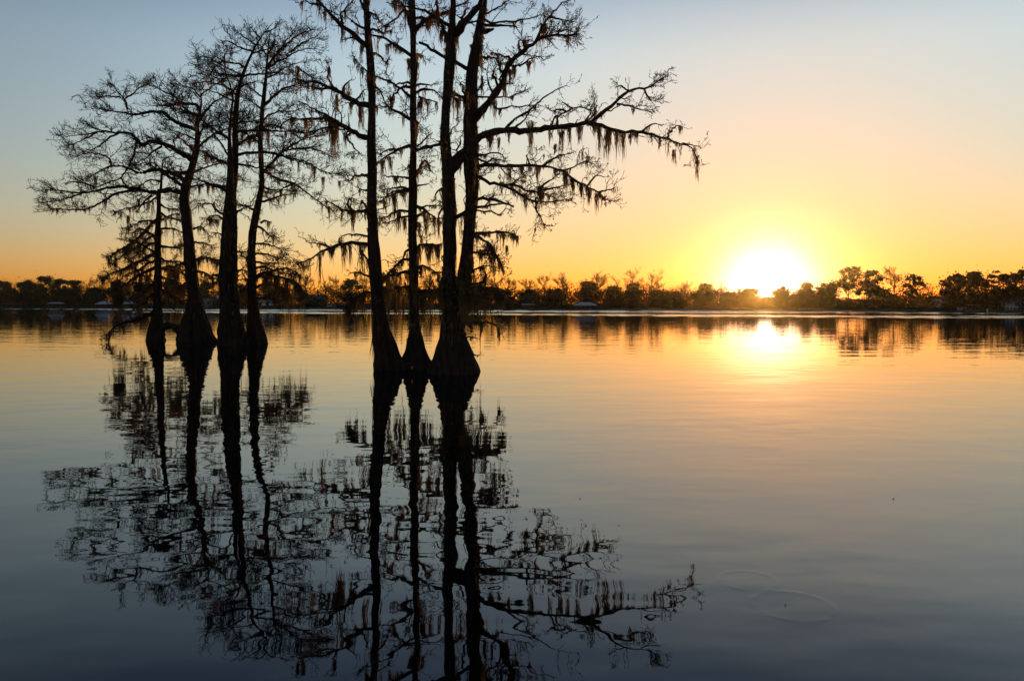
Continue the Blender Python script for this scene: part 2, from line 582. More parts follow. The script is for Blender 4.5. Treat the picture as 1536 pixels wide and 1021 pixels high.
def limb(root, path, r0, r1, style, moss, mlen, seed, twiggy=1.0, clumps=(), tip=.34):
    """one limb: its wood, its sprays of twigs and its hanging moss"""
    rng = np.random.default_rng(seed)
    rows = np.array(path)
    P, L = smooth_path(rows, max(10, min(60, int(np.linalg.norm(np.diff(rows, axis=0), axis=1).sum() / .14))))
    n = len(P)
    if style is BACK:
        P = P[:max(6, int(n * .955))]
        n = len(P)
    wob = rng.normal(size=(n, 3)) * np.array([.016, .03, .016]) * (1 if L > .8 else .4)
    wob[0] = 0
    P = P + wob
    g = np.linspace(0, 1, n)
    R = (r0 * (1 - g) ** .9 + r1) * (1 + .10 * np.sin(g * L * 9 + seed) + rng.normal(size=n) * .05)
    m = MB()
    m.tube(P, R, 9)
    br = m.build('branch', M['bark'], root, True)
    B, BR = P[None], R[None]
    tw = MB()
    allsh = []
    if twiggy > 0:
        a, ar = sprout(B, BR, style.s1 / twiggy, style.l1, rng, 6, .12, .65, .8, style.up, style.flat, style.rt, .42)
        # the tip breaks up into a spray of its own
        ti, tr = sprout(B[:, -max(4, n // 4):], BR[:, -max(4, n // 4):], .10 / twiggy, style.l1 * tip, rng, 5, .2, .9, .6, style.up, style.flat, style.rt, .6, taper=.2)
        tw.tubes(a, ar, 4)
        tw.tubes(ti, tr, 4)
        allsh = [(a, ar), (ti, tr)]
        ends = []
        for q, qr in allsh:
            b, brr = sprout(q, qr, style.s2, style.l2, rng, 4, .1, .7, .75, style.up * .8, style.flat, style.rt, .7, .12)
            tw.tubes(b, brr, 3)
            c, cr = sprout(b, brr, style.s3, style.l3, rng, 3, .2, .7, .8, style.up * .6, .8, style.rt * .9, .9, .15)
            tw.tubes(c, cr, 3)
            ends += [b[:, -1], c[:, -1], c[:, 1]]
        if style.bud > 0:                                           # swelling buds and seed balls
            e = np.concatenate(ends)
            e = e[rng.random(len(e)) < style.bud]
            if len(e):
                tw.cards(e + rng.normal(size=e.shape) * .008, .017, rng)
        kind(tw.build('twigs', M['twig'], br), 'stuff')
    if moss > 0 or len(clumps):
        mm = MB()
        if moss > 0:
            cnt = rng.poisson(L * 3.2 * moss) + 1
            p, T, r = sample(B, BR, np.zeros(cnt, int), rng.uniform(.06, 1, cnt))
            ln = mlen * rng.gamma(2.0, .32, cnt)
            moss_strands(mm, p - UP * r[:, None] * .6, rng.uniform(.03, .13, cnt), ln, rng.integers(5, 20, cnt), rng, T)
            cnt = int(L * 12 * moss)                                # ragged fringe all along the underside
            if cnt:
                p, T, r = sample(B, BR, np.zeros(cnt, int), rng.uniform(.03, 1, cnt))
                moss_strands(mm, p, np.full(cnt, .09), mlen * .28 * rng.uniform(.3, 1.2, cnt), np.full(cnt, 4), rng, T)
            for q, qr in allsh:
                cnt = int(len(q) * .55 * moss)
                if cnt:
                    w = rng.integers(0, len(q), cnt)
                    p, T, r = sample(q, qr, w, rng.uniform(.2, 1, cnt))
                    moss_strands(mm, p, rng.uniform(.02, .08, cnt), mlen * .6 * rng.gamma(2.0, .32, cnt), rng.integers(3, 12, cnt), rng, T)
        for c, hw, ln in clumps:
            moss_strands(mm, np.array([c]), np.array([hw]), np.array([ln]), np.array([int(14 + hw * 260)]), rng, np.array([[1.0, 0, 0]]))
        if mm.k:
            kind(mm.build('moss', M['moss'], br), 'stuff')
    return br, P


def trunk_moss(tr, c, rad, passes, seed):
    """moss clinging to the trunk; every pass is (lowest z, highest z, tufts per metre, length)"""
    rng = np.random.default_rng(seed)
    m = MB()
    for z0, z1, per_m, mlen in passes:
        ok = np.where((c[:, 2] > z0) & (c[:, 2] < z1))[0]
        n = int((z1 - z0) * per_m)
        if not len(ok) or n < 1:
            continue
        i = rng.choice(ok, n)
        th = rng.uniform(0, 6.28, n)
        p = c[i] + np.stack([np.cos(th), np.sin(th), 0 * th], 1) * (rad[i] * 1.04)[:, None]
        moss_strands(m, p, np.full(n, .05), mlen * rng.gamma(2.0, .4, n), rng.integers(4, 12, n), rng)
    if m.k:
        kind(m.build('moss', M['moss'], tr), 'stuff')


def cypress(key, label, spec):
    d = spec['d']
    x, y = px(*spec['trunks'][0][0][:3])
    p = at(x, y, d)
    root = thing('cypress_tree', label, 'tree', (p[0], p[1], 0), 'bald cypress trees standing in the lake')
    seed = spec['seed']
    trunks = []
    for k, t in enumerate(spec['trunks']):
        m, c, rad = trunk_mesh(t, d, seed + k, spec.get('flutes', 9), spec.get('toff', [0, 0, 0])[k], spec.get('ext', 0), spec.get('isbase', [1, 1])[k])
        tr = m.build('trunk', M['bark'], root, True)
        trunk_moss(tr, c, rad, [spec[q] for q in ('tmoss', 'tmoss2') if q in spec], seed + 50 + k)
        trunks.append((c, rad))
    rng = np.random.default_rng(seed + 99)
    clumps = [(r, u, v, l, w) for (r, u, v, l, w) in spec.get('clumps', ())]
    cl_xy = [px(r, u, v) for (r, u, v, l, w) in clumps]
    limbs = []
    for b in spec['limbs']:
        r, w, moss, pts = b[:4]
        opt = b[4] if len(b) > 4 else {}
        rp = [px(r, *q) for q in pts]
        k = opt.get('slope', rng.uniform(.15, .65) * rng.choice([-1, 1]))
        d0 = d + opt.get('dz', 0)
        path, run = [], 0.0
        for i, (X, Y) in enumerate(rp):
            if i:
                run += math.hypot(X - rp[i - 1][0], Y - rp[i - 1][1]) / FPX * d
            path.append(at(X, Y, d0 + run * k))
        limbs.append((rp, path, w / REG[r][2] / 2 * d / FPX, moss, opt))
    # hand each traced curtain of moss to the limb it hangs nearest to
    own = {i: [] for i in range(len(limbs))}
    for (r, u, v, l, w), (X, Y) in zip(clumps, cl_xy):
        best = None
        for i, (rp, path, *_r) in enumerate(limbs):
            a, b = np.array(rp), np.array(path)
            for s in range(len(a) - 1):
                e = a[s + 1] - a[s]
                t = np.clip(((np.array([X, Y]) - a[s]) @ e) / (e @ e + 1e-9), 0, 1)
                dist = np.linalg.norm(a[s] + e * t - (X, Y))
                if best is None or dist < best[0]:
                    best = (dist, i, b[s] + (b[s + 1] - b[s]) * t)
        dd = best[2][1]
        s = REG[r][2]
        own[best[1]].append((at(X, Y, dd), w / s / 2 * dd / FPX, l / s * dd / FPX))
    for i, (rp, path, r0, moss, opt) in enumerate(limbs):
        st = opt.get('style', spec['style'])
        limb(root, path, r0, opt.get('r1', .011), st, moss, opt.get('mlen', spec.get('mlen', .5)), seed * 37 + i, opt.get('tw', 1.0), own[i], opt.get('tip', .34))
    # limbs that grow towards or away from the viewer, and those above the frame
    for i in range(spec.get('extra', 6)):
        c, rad = trunks[i % len(trunks)]
        lo, hi = spec.get('extra_z', (5, 12))
        z = lo + (hi - lo) * (i + .5) / spec.get('extra', 6)
        j = int(np.argmin(np.abs(c[:, 2] - z)))
        az = rng.choice([-1, 1]) * math.pi / 2 + rng.normal() * .45
        L = rng.uniform(.8, 1.3) * spec.get('extra_l', 2.2)
        dv = np.array([math.cos(az), math.sin(az), rng.uniform(.0, .35)])
        path = [c[j], c[j] + dv * L * .4 + UP * .1, c[j] + dv * L * .75 + UP * rng.uniform(-.05, .25), c[j] + dv * L + UP * rng.uniform(-.3, .3)]
        limb(root, path, max(.02, rad[j] * .35), .011, spec['style'], spec.get('extra_moss', .5), spec.get('mlen', .5), seed * 91 + i, .8)
    return root


NB = {'tw': 0}
T = {}
T['L1'] = dict(d=43.5, seed=11, style=LOW, mlen=.9, extra=5, extra_z=(2.5, 7), extra_l=1.6, extra_moss=1.2, tmoss=(1.2, 6, 10, .5), flutes=7,
  trunks=[[('C', 365, 918, 100), ('C', 370, 850, 85), ('C', 376, 760, 58), ('C', 378, 680, 48), ('C', 380, 600, 44), ('C', 382, 450, 38), ('C', 380, 300, 34), ('C', 385, 150, 26), ('C', 388, 20, 20), ('A', 684, 900, 14), ('A', 690, 810, 9), ('A', 697, 745, 5)]],
  limbs=[('C', 22, 2.2, [(380, 190), (340, 225), (290, 280), (230, 330), (160, 370), (85, 415)]),
         ('C', 24, 2.6, [(378, 380), (330, 410), (270, 440), (190, 480), (110, 510), (55, 540)]),
         ('C', 20, 2.6, [(376, 470), (330, 490), (270, 520), (210, 560), (150, 600), (110, 640)], {'mlen': 1.1}),
         ('C', 16, 1.0, [(380, 330), (330, 340), (270, 390), (200, 440)]),
         ('C', 16, 2.4, [(378, 560), (330, 590), (280, 640), (250, 660)], {'mlen': 1.1}),
         ('C', 14, .9, [(388, 250), (430, 245), (490, 250), (535, 275)]),
         ('C', 16, .9, [(385, 350), (440, 355), (500, 360), (530, 335)]),
         ('C', 14, 1.2, [(388, 420), (440, 440), (500, 440), (545, 450)]),
         ('C', 14, 2.2, [(385, 520), (430, 540), (490, 560), (540, 590)], {'mlen': 1.0}),
         ('C', 12, .7, [(388, 100), (440, 130), (490, 130), (520, 125)]),
         ('C', 12, .7, [(388, 60), (330, 90), (260, 110), (190, 130), (120, 150)]),
         ('C', 24, 1.5, [(370, 730), (320, 755), (250, 785), (180, 800), (120, 830), (78, 875), (72, 895)], {'mlen': .55}),
         ('C', 14, 1.8, [(382, 430), (330, 450), (260, 490), (190, 520), (140, 560)], {'mlen': 1.0}),
         ('C', 14, 1.8, [(378, 620), (340, 640), (290, 690), (240, 720), (200, 740)], {'mlen': .8}),
         ('C', 12, 1.6, [(382, 290), (330, 300), (260, 350), (180, 400), (120, 440)], {'mlen': .6}),
         ('C', 12, 1.5, [(384, 210), (320, 200), (250, 220), (190, 250)], {'mlen': .5}),
         ('C', 12, 1.4, [(386, 150), (440, 180), (490, 190), (530, 220)], {'mlen': .5}),
         ('C', 12, 1.8, [(382, 480), (440, 490), (510, 500), (560, 530)], {'mlen': .9}),
         ('C', 12, 1.8, [(380, 600), (430, 620), (480, 650), (530, 680)], {'mlen': .7}),
         ('C', 10, 1.6, [(378, 680), (420, 690), (460, 710), (500, 740)], {'mlen': .4}),
         ('A', 9, .4, [(688, 860), (640, 850), (590, 870), (560, 900)], {'tw': .8}),
         ('A', 8, .4, [(690, 820), (730, 800), (770, 780), (790, 790)], {'tw': .8}),
         ('A', 8, .3, [(690, 800), (660, 770), (640, 760), (625, 770)], {'tw': .8}),
         ('A', 8, .4, [(688, 900), (740, 890), (780, 900), (810, 930)], {'tw': .8}),
         ('A', 6, .3, [(697, 750), (720, 735), (745, 730), (765, 745)], {'tw': .8})],
  clumps=[('C', 135, 590, 200, 70), ('C', 160, 600, 220, 60), ('C', 120, 560, 160, 60), ('C', 200, 350, 90, 40), ('C', 450, 470, 130, 60), ('C', 490, 470, 200, 60),
          ('C', 430, 560, 120, 60), ('C', 510, 580, 110, 50), ('C', 270, 560, 110, 70), ('C', 320, 520, 110, 60), ('C', 90, 420, 70, 30), ('C', 205, 170, 100, 30)])
T['L2'] = dict(d=42.0, seed=23, style=BACK, mlen=.35, extra=8, extra_z=(7, 13), extra_l=3.4, extra_moss=.15, tmoss=(1.5, 5, 8, .4), flutes=10,
  trunks=[[('C', 614, 920, 205), ('C', 606, 845, 172), ('C', 600, 765, 122), ('C', 596, 660, 84), ('C', 581, 540, 70), ('C', 572, 450, 64), ('C', 560, 300, 62), ('C', 545, 160, 56), ('A', 805, 960, 46), ('A', 812, 880, 48), ('A', 838, 812, 38), ('A', 850, 760, 34), ('A', 868, 690, 30), ('A', 872, 620, 24), ('A', 870, 550, 20), ('A', 884, 500, 13), ('A', 892, 450, 8), ('A', 888, 405, 5)]],
  limbs=[('A', 20, .1, [(866, 595), (830, 580), (790, 570), (740, 540), (690, 505), (620, 505), (560, 517), (500, 510), (440, 500), (370, 490), (310, 478)]),
         ('A', 10, 0, [(515, 490), (505, 450), (480, 415), (450, 380), (408, 345)]),
         ('A', 8, 0, [(505, 435), (540, 410), (590, 375), (640, 360)]),
         ('A', 7, 0, [(480, 430), (430, 425), (370, 425), (305, 430)]),
         ('A', 16, .1, [(880, 490), (860, 466), (810, 464), (760, 465), (700, 472), (650, 470), (600, 480)]),
         ('A', 12, 0, [(880, 520), (820, 500), (760, 430), (700, 400), (640, 370), (590, 355)]),
         ('A', 24, .2, [(845, 750), (835, 745), (780, 710), (730, 680), (680, 660), (630, 655), (590, 675), (560, 640), (520, 610), (470, 610), (420, 605), (360, 590), (300, 565), (255, 560)]),
         ('A', 9, 0, [(470, 612), (430, 630), (400, 650), (350, 690), (280, 710), (240, 735)]),
         ('A', 8, 0, [(420, 605), (360, 605), (300, 620), (240, 625), (195, 640)]),
         ('A', 8, 0, [(360, 610), (300, 640), (240, 665), (200, 690)]),
         ('A', 10, .1, [(560, 660), (550, 720), (520, 780), (480, 840), (430, 860), (350, 890), (250, 920)]),
         ('A', 10, .1, [(690, 680), (640, 710), (600, 745), (540, 775)]),
         ('A', 22, .2, [(812, 870), (790, 840), (770, 822), (720, 812), (660, 798), (610, 810), (570, 815), (520, 790), (450, 780), (400, 790), (330, 830), (280, 850)]),
         ('A', 22, .2, [(815, 815), (770, 815), (700, 808), (660, 800)]),
         ('A', 9, .1, [(430, 785), (420, 740), (370, 720), (300, 715), (240, 740)]),
         ('A', 20, .5, [(805, 915), (770, 910), (720, 905), (650, 915), (560, 895), (480, 885), (400, 895), (300, 915), (200, 910), (120, 900), (50, 940)]),
         ('A', 13, .5, [(560, 900), (470, 915), (420, 940), (360, 975), (300, 1000), (180, 1000), (80, 995)]),
         ('A', 11, .6, [(640, 930), (600, 960), (570, 1000), (540, 1020)]),
         ('A', 8, .3, [(300, 915), (220, 940), (140, 960), (60, 970)]),
         ('A', 9, .2, [(480, 840), (510, 880), (560, 900)], {'tw': .5}),
         ('A', 9, .1, [(350, 890), (300, 870), (230, 860), (180, 875)]),
         ('A', 20, .1, [(870, 555), (900, 515), (950, 460), (1000, 430), (1021, 420)], {'tw': .8}),
         ('B', 14, .1, [(200, 420), (220, 405), (260, 370), (300, 330)], {'tw': .6}),
         ('A', 14, .3, [(866, 700), (910, 650), (960, 615), (1021, 590), (1060, 560)]),
         ('A', 8, .2, [(872, 620), (910, 580), (960, 545), (1000, 520)]),
         ('A', 9, .5, [(815, 885), (880, 880), (930, 870), (1000, 890), (1050, 920)]),
         ('A', 8, .1, [(872, 650), (830, 630), (780, 610), (720, 590), (690, 560)]),
         ('A', 7, .1, [(850, 700), (800, 650), (740, 600), (700, 570)]),
         ('C', 14, 1.8, [(595, 430), (640, 420), (690, 425), (735, 445)], {'style': LOW, 'mlen': .8}),
         ('C', 12, 1.8, [(600, 500), (640, 500), (680, 520), (710, 560)], {'style': LOW, 'mlen': .8}),
         ('C', 12, 1.2, [(590, 250), (630, 235), (665, 260)], {'style': LOW, 'mlen': .35}),
         ('C', 12, 1.2, [(590, 330), (640, 330), (700, 345)], {'style': LOW, 'mlen': .35}),
         ('C', 12, 1.8, [(560, 440), (520, 450), (470, 470), (430, 460)], {'style': LOW, 'mlen': .9}),
         ('C', 12, 1.8, [(575, 560), (535, 570), (500, 600)], {'style': LOW, 'mlen': .7}),
         ('C', 10, 1.8, [(590, 610), (570, 650), (575, 700)], {'style': LOW, 'mlen': .5, 'tw': .3}),
         ('A', 7, .0, [(890, 430), (850, 390), (800, 370), (740, 365)]),
         ('A', 7, .0, [(888, 420), (930, 390), (970, 360), (1000, 340)])],
  clumps=[('A', 840, 670, 60, 25), ('A', 920, 700, 70, 25), ('A', 925, 870, 75, 14), ('A', 880, 880, 55, 10), ('A', 155, 995, 40, 14), ('A', 350, 830, 70, 25), ('A', 570, 945, 80, 30), ('A', 400, 950, 60, 30), ('A', 898, 560, 50, 10)])
T['L3'] = dict(d=38.5, seed=31, style=BACK, mlen=.5, extra=10, extra_z=(7, 15), extra_l=3.0, extra_moss=.25, tmoss=(1.5, 7, 9, .35), flutes=8, isbase=[1, 1], toff=[0, .5],
  trunks=[[('C', 805, 930, 128), ('C', 796, 850, 108), ('C', 786, 750, 88), ('C', 776, 650, 68), ('C', 771, 550, 60), ('C', 775, 450, 62), ('C', 780, 350, 60), ('C', 787, 250, 60), ('C', 796, 150, 56), ('C', 805, 50, 52), ('B', 222, 850, 38), ('B', 224, 780, 30), ('B', 221, 710, 22), ('B', 218, 640, 16), ('B', 222, 560, 13), ('B', 232, 470, 11), ('B', 236, 430, 10), ('B', 222, 370, 8), ('B', 198, 300, 6), ('B', 190, 240, 4)],
          [('C', 865, 935, 95), ('C', 848, 800, 62), ('C', 832, 700, 46), ('C', 826, 600, 42), ('C', 828, 500, 44), ('C', 828, 350, 40), ('C', 828, 200, 38), ('C', 825, 60, 36), ('B', 241, 850, 36), ('B', 246, 760, 34), ('B', 248, 680, 32), ('B', 248, 600, 28), ('B', 250, 520, 26), ('B', 258, 440, 24), ('B', 268, 380, 22), ('B', 285, 320, 19), ('B', 312, 250, 14), ('B', 340, 190, 11), ('B', 375, 130, 8), ('B', 405, 90, 6), ('B', 440, 50, 4)]],
  limbs=[('B', 13, .3, [(250, 605), (290, 602), (330, 600), (420, 600), (500, 602), (560, 605), (650, 618)]),
         ('B', 10, .2, [(250, 560), (290, 552), (330, 550), (400, 555)]),
         ('B', 14, .4, [(250, 680), (280, 660), (310, 640), (370, 615), (420, 590)]),
         ('B', 14, .6, [(245, 725), (300, 715), (370, 710), (450, 715), (520, 740), (600, 755), (680, 800), (760, 820), (840, 830)]),
         ('B', 12, .5, [(245, 770), (290, 775), (330, 780), (400, 800), (450, 830)]),
         ('B', 13, .4, [(225, 775), (180, 755), (130, 735), (70, 700), (20, 690)]),
         ('B', 15, .2, [(222, 645), (190, 625), (150, 600), (110, 570), (80, 545), (40, 520), (0, 500)]),
         ('B', 12, .7, [(215, 890), (170, 880), (130, 870), (60, 880), (10, 885)]),
         ('B', 12, .1, [(285, 320), (230, 318), (180, 310), (130, 298), (60, 285)]),
         ('B', 9, 0, [(300, 275), (250, 255), (200, 250), (150, 225), (110, 240)]),
         ('B', 9, 0, [(335, 195), (300, 185), (270, 178), (240, 155), (200, 140), (160, 142)]),
         ('B', 8, 0, [(355, 165), (325, 145), (290, 120), (255, 100), (228, 88)]),
         ('B', 11, .2, [(280, 325), (320, 315), (370, 310), (430, 308), (480, 290)]),
         ('B', 9, 0, [(330, 210), (370, 195), (420, 185), (460, 160)]),
         ('B', 8, 0, [(375, 130), (350, 100), (330, 75), (318, 62)]),
         ('B', 7, 0, [(400, 95), (430, 90), (455, 75), (470, 62)]),
         ('B', 9, .1, [(262, 420), (220, 390), (160, 360), (90, 350), (20, 370)]),
         ('B', 9, .1, [(255, 450), (200, 430), (140, 400), (80, 390), (30, 400)]),
         ('B', 9, .2, [(270, 380), (310, 360), (350, 350), (390, 360)]),
         ('B', 7, 0, [(195, 290), (160, 270), (130, 255), (95, 262)]),
         ('B', 7, 0, [(190, 250), (195, 215), (210, 190), (225, 180)]),
         ('C', 14, 1.0, [(795, 170), (740, 150), (690, 100), (640, 95), (610, 100)], {'style': LOW}),
         ('C', 13, 1.2, [(785, 210), (740, 175), (700, 170), (668, 190)], {'style': LOW}),
         ('C', 10, .8, [(780, 300), (740, 275), (700, 270)], {'style': LOW}),
         ('C', 13, 1.5, [(775, 440), (720, 430), (660, 415), (620, 420)], {'style': LOW, 'mlen': .8}),
         ('C', 13, 1.4, [(770, 520), (720, 520), (680, 540), (650, 560)], {'style': LOW, 'mlen': .9}),
         ('C', 12, 1.0, [(835, 380), (880, 385), (910, 380)], {'style': LOW}),
         ('C', 12, 1.5, [(830, 500), (880, 490), (920, 500)], {'style': LOW, 'mlen': .8}),
         ('C', 12, .9, [(835, 160), (880, 130), (930, 110)], {'style': LOW})],
  clumps=[('B', 65, 880, 60, 10), ('B', 108, 875, 65, 14), ('B', 95, 720, 50, 20), ('B', 130, 735, 40, 15), ('B', 572, 755, 65, 18), ('B', 650, 780, 80, 34), ('B', 695, 835, 85, 22), ('B', 780, 855, 55, 12), ('B', 505, 605, 55, 10), ('B', 320, 640, 60, 20), ('C', 690, 180, 70, 50), ('C', 730, 190, 60, 40)])
T['L4'] = dict(d=40.0, seed=47, style=BACK, mlen=.5, extra=8, extra_z=(6, 15), extra_l=2.8, extra_moss=.3, tmoss=(1.5, 9, 7, .3), flutes=9,
  trunks=[[('C', 967, 930, 122), ('C', 957, 850, 95), ('C', 949, 780, 74), ('C', 942, 700, 60), ('C', 936, 600, 52), ('C', 934, 500, 48), ('C', 932, 400, 44), ('C', 936, 300, 46), ('C', 948, 220, 44), ('C', 963, 140, 40), ('C', 982, 55, 34), ('B', 384, 850, 27), ('B', 379, 740, 25), ('B', 377, 650, 23), ('B', 382, 560, 22), ('B', 388, 480, 22), ('B', 396, 410, 19), ('B', 402, 350, 16), ('B', 408, 280, 12), ('B', 414, 210, 9), ('B', 420, 140, 6), ('B', 428, 90, 4)]],
  limbs=[('B', 15, .2, [(392, 472), (440, 430), (480, 395), (530, 375), (600, 358), (650, 350)]),
         ('B', 11, .1, [(408, 275), (440, 235), (470, 200), (500, 170), (530, 140), (590, 100), (650, 85), (690, 90)]),
         ('B', 11, .1, [(408, 285), (450, 255), (500, 230), (560, 195), (640, 180), (690, 185)]),
         ('B', 8, 0, [(530, 200), (580, 160), (640, 130), (695, 140)]),
         ('B', 8, 0, [(470, 200), (500, 150), (540, 105), (575, 80)]),
         ('B', 8, 0, [(414, 210), (440, 165), (450, 120), (455, 70)]),
         ('B', 8, 0, [(412, 220), (385, 180), (360, 150), (340, 140)]),
         ('B', 8, .1, [(405, 330), (450, 310), (520, 270), (590, 250), (640, 255)]),
         ('B', 9, .1, [(560, 270), (600, 300), (650, 330), (700, 340)]),
         ('B', 14, .3, [(383, 825), (410, 790), (440, 760), (500, 700), (560, 660), (640, 630), (740, 618)]),
         ('B', 9, .3, [(500, 700), (560, 690), (620, 685), (700, 710), (760, 750)]),
         ('B', 12, .4, [(395, 808), (440, 830), (480, 850), (550, 870), (620, 920), (680, 965), (740, 1005), (790, 1060)]),
         ('B', 8, .3, [(550, 870), (500, 890), (440, 930), (410, 950)]),
         ('B', 10, .2, [(385, 490), (350, 465), (320, 445), (290, 425)]),
         ('B', 9, .2, [(378, 640), (340, 620), (300, 640), (270, 670)]),
         ('B', 9, .2, [(382, 560), (420, 520), (470, 500), (540, 500), (590, 480)]),
         ('B', 8, .2, [(380, 590), (430, 570), (500, 590), (560, 610)]),
         ('B', 8, .5, [(380, 880), (430, 900), (490, 900), (550, 910)]),
         ('C', 12, 1.2, [(975, 90), (1020, 80), (1080, 60), (1130, 45), (1190, 40)], {'style': LOW, 'mlen': .45}),
         ('C', 14, 1.0, [(950, 230), (985, 240), (1020, 270), (1060, 300)], {'style': LOW, 'mlen': .35}),
         ('C', 12, 1.0, [(985, 215), (1010, 200), (1050, 210)], {'style': LOW, 'tw': .5}),
         ('C', 13, 1.0, [(935, 400), (980, 395), (1030, 400), (1080, 415), (1110, 420)], {'style': LOW, 'mlen': .35}),
         ('C', 11, .9, [(940, 340), (990, 335), (1050, 345), (1110, 370)], {'style': LOW, 'mlen': .4}),
         ('C', 22, 2.2, [(938, 560), (965, 530), (1010, 505), (1080, 530), (1150, 545), (1210, 575), (1235, 610), (1245, 650)], {'style': LOW, 'mlen': 1.2}),
         ('C', 13, 1.6, [(1010, 505), (1070, 490), (1140, 480), (1190, 500), (1220, 520)], {'style': LOW, 'mlen': 1.0}),
         ('C', 12, .5, [(945, 655), (990, 655), (1040, 660), (1090, 670)], {'style': LOW, 'tw': .6}),
         ('C', 11, .9, [(945, 440), (1010, 450), (1080, 450), (1160, 455)], {'style': LOW, 'mlen': .5}),
         ('C', 12, 1.3, [(930, 440), (900, 420), (860, 400)], {'style': LOW, 'mlen': .7}),
         ('C', 12, 1.6, [(930, 560), (895, 545), (850, 550)], {'style': LOW, 'mlen': .9}),
         ('C', 12, 2.0, [(945, 600), (1000, 570), (1060, 575), (1120, 600), (1180, 640)], {'style': LOW, 'mlen': .9}),
         ('C', 12, 1.6, [(940, 480), (1000, 470), (1080, 500), (1150, 510)], {'style': LOW, 'mlen': .7}),
         ('C', 10, 1.8, [(930, 620), (890, 600), (850, 620)], {'style': LOW, 'mlen': .8})],
  clumps=[('B', 415, 590, 115, 26), ('B', 470, 845, 55, 20), ('B', 400, 355, 75, 36), ('B', 322, 640, 50, 18), ('C', 1240, 620, 130, 12), ('C', 1190, 560, 170, 30), ('C', 1140, 550, 110, 40), ('C', 1080, 530, 120, 50), ('C', 1020, 520, 110, 50), ('C', 1215, 580, 150, 25)])
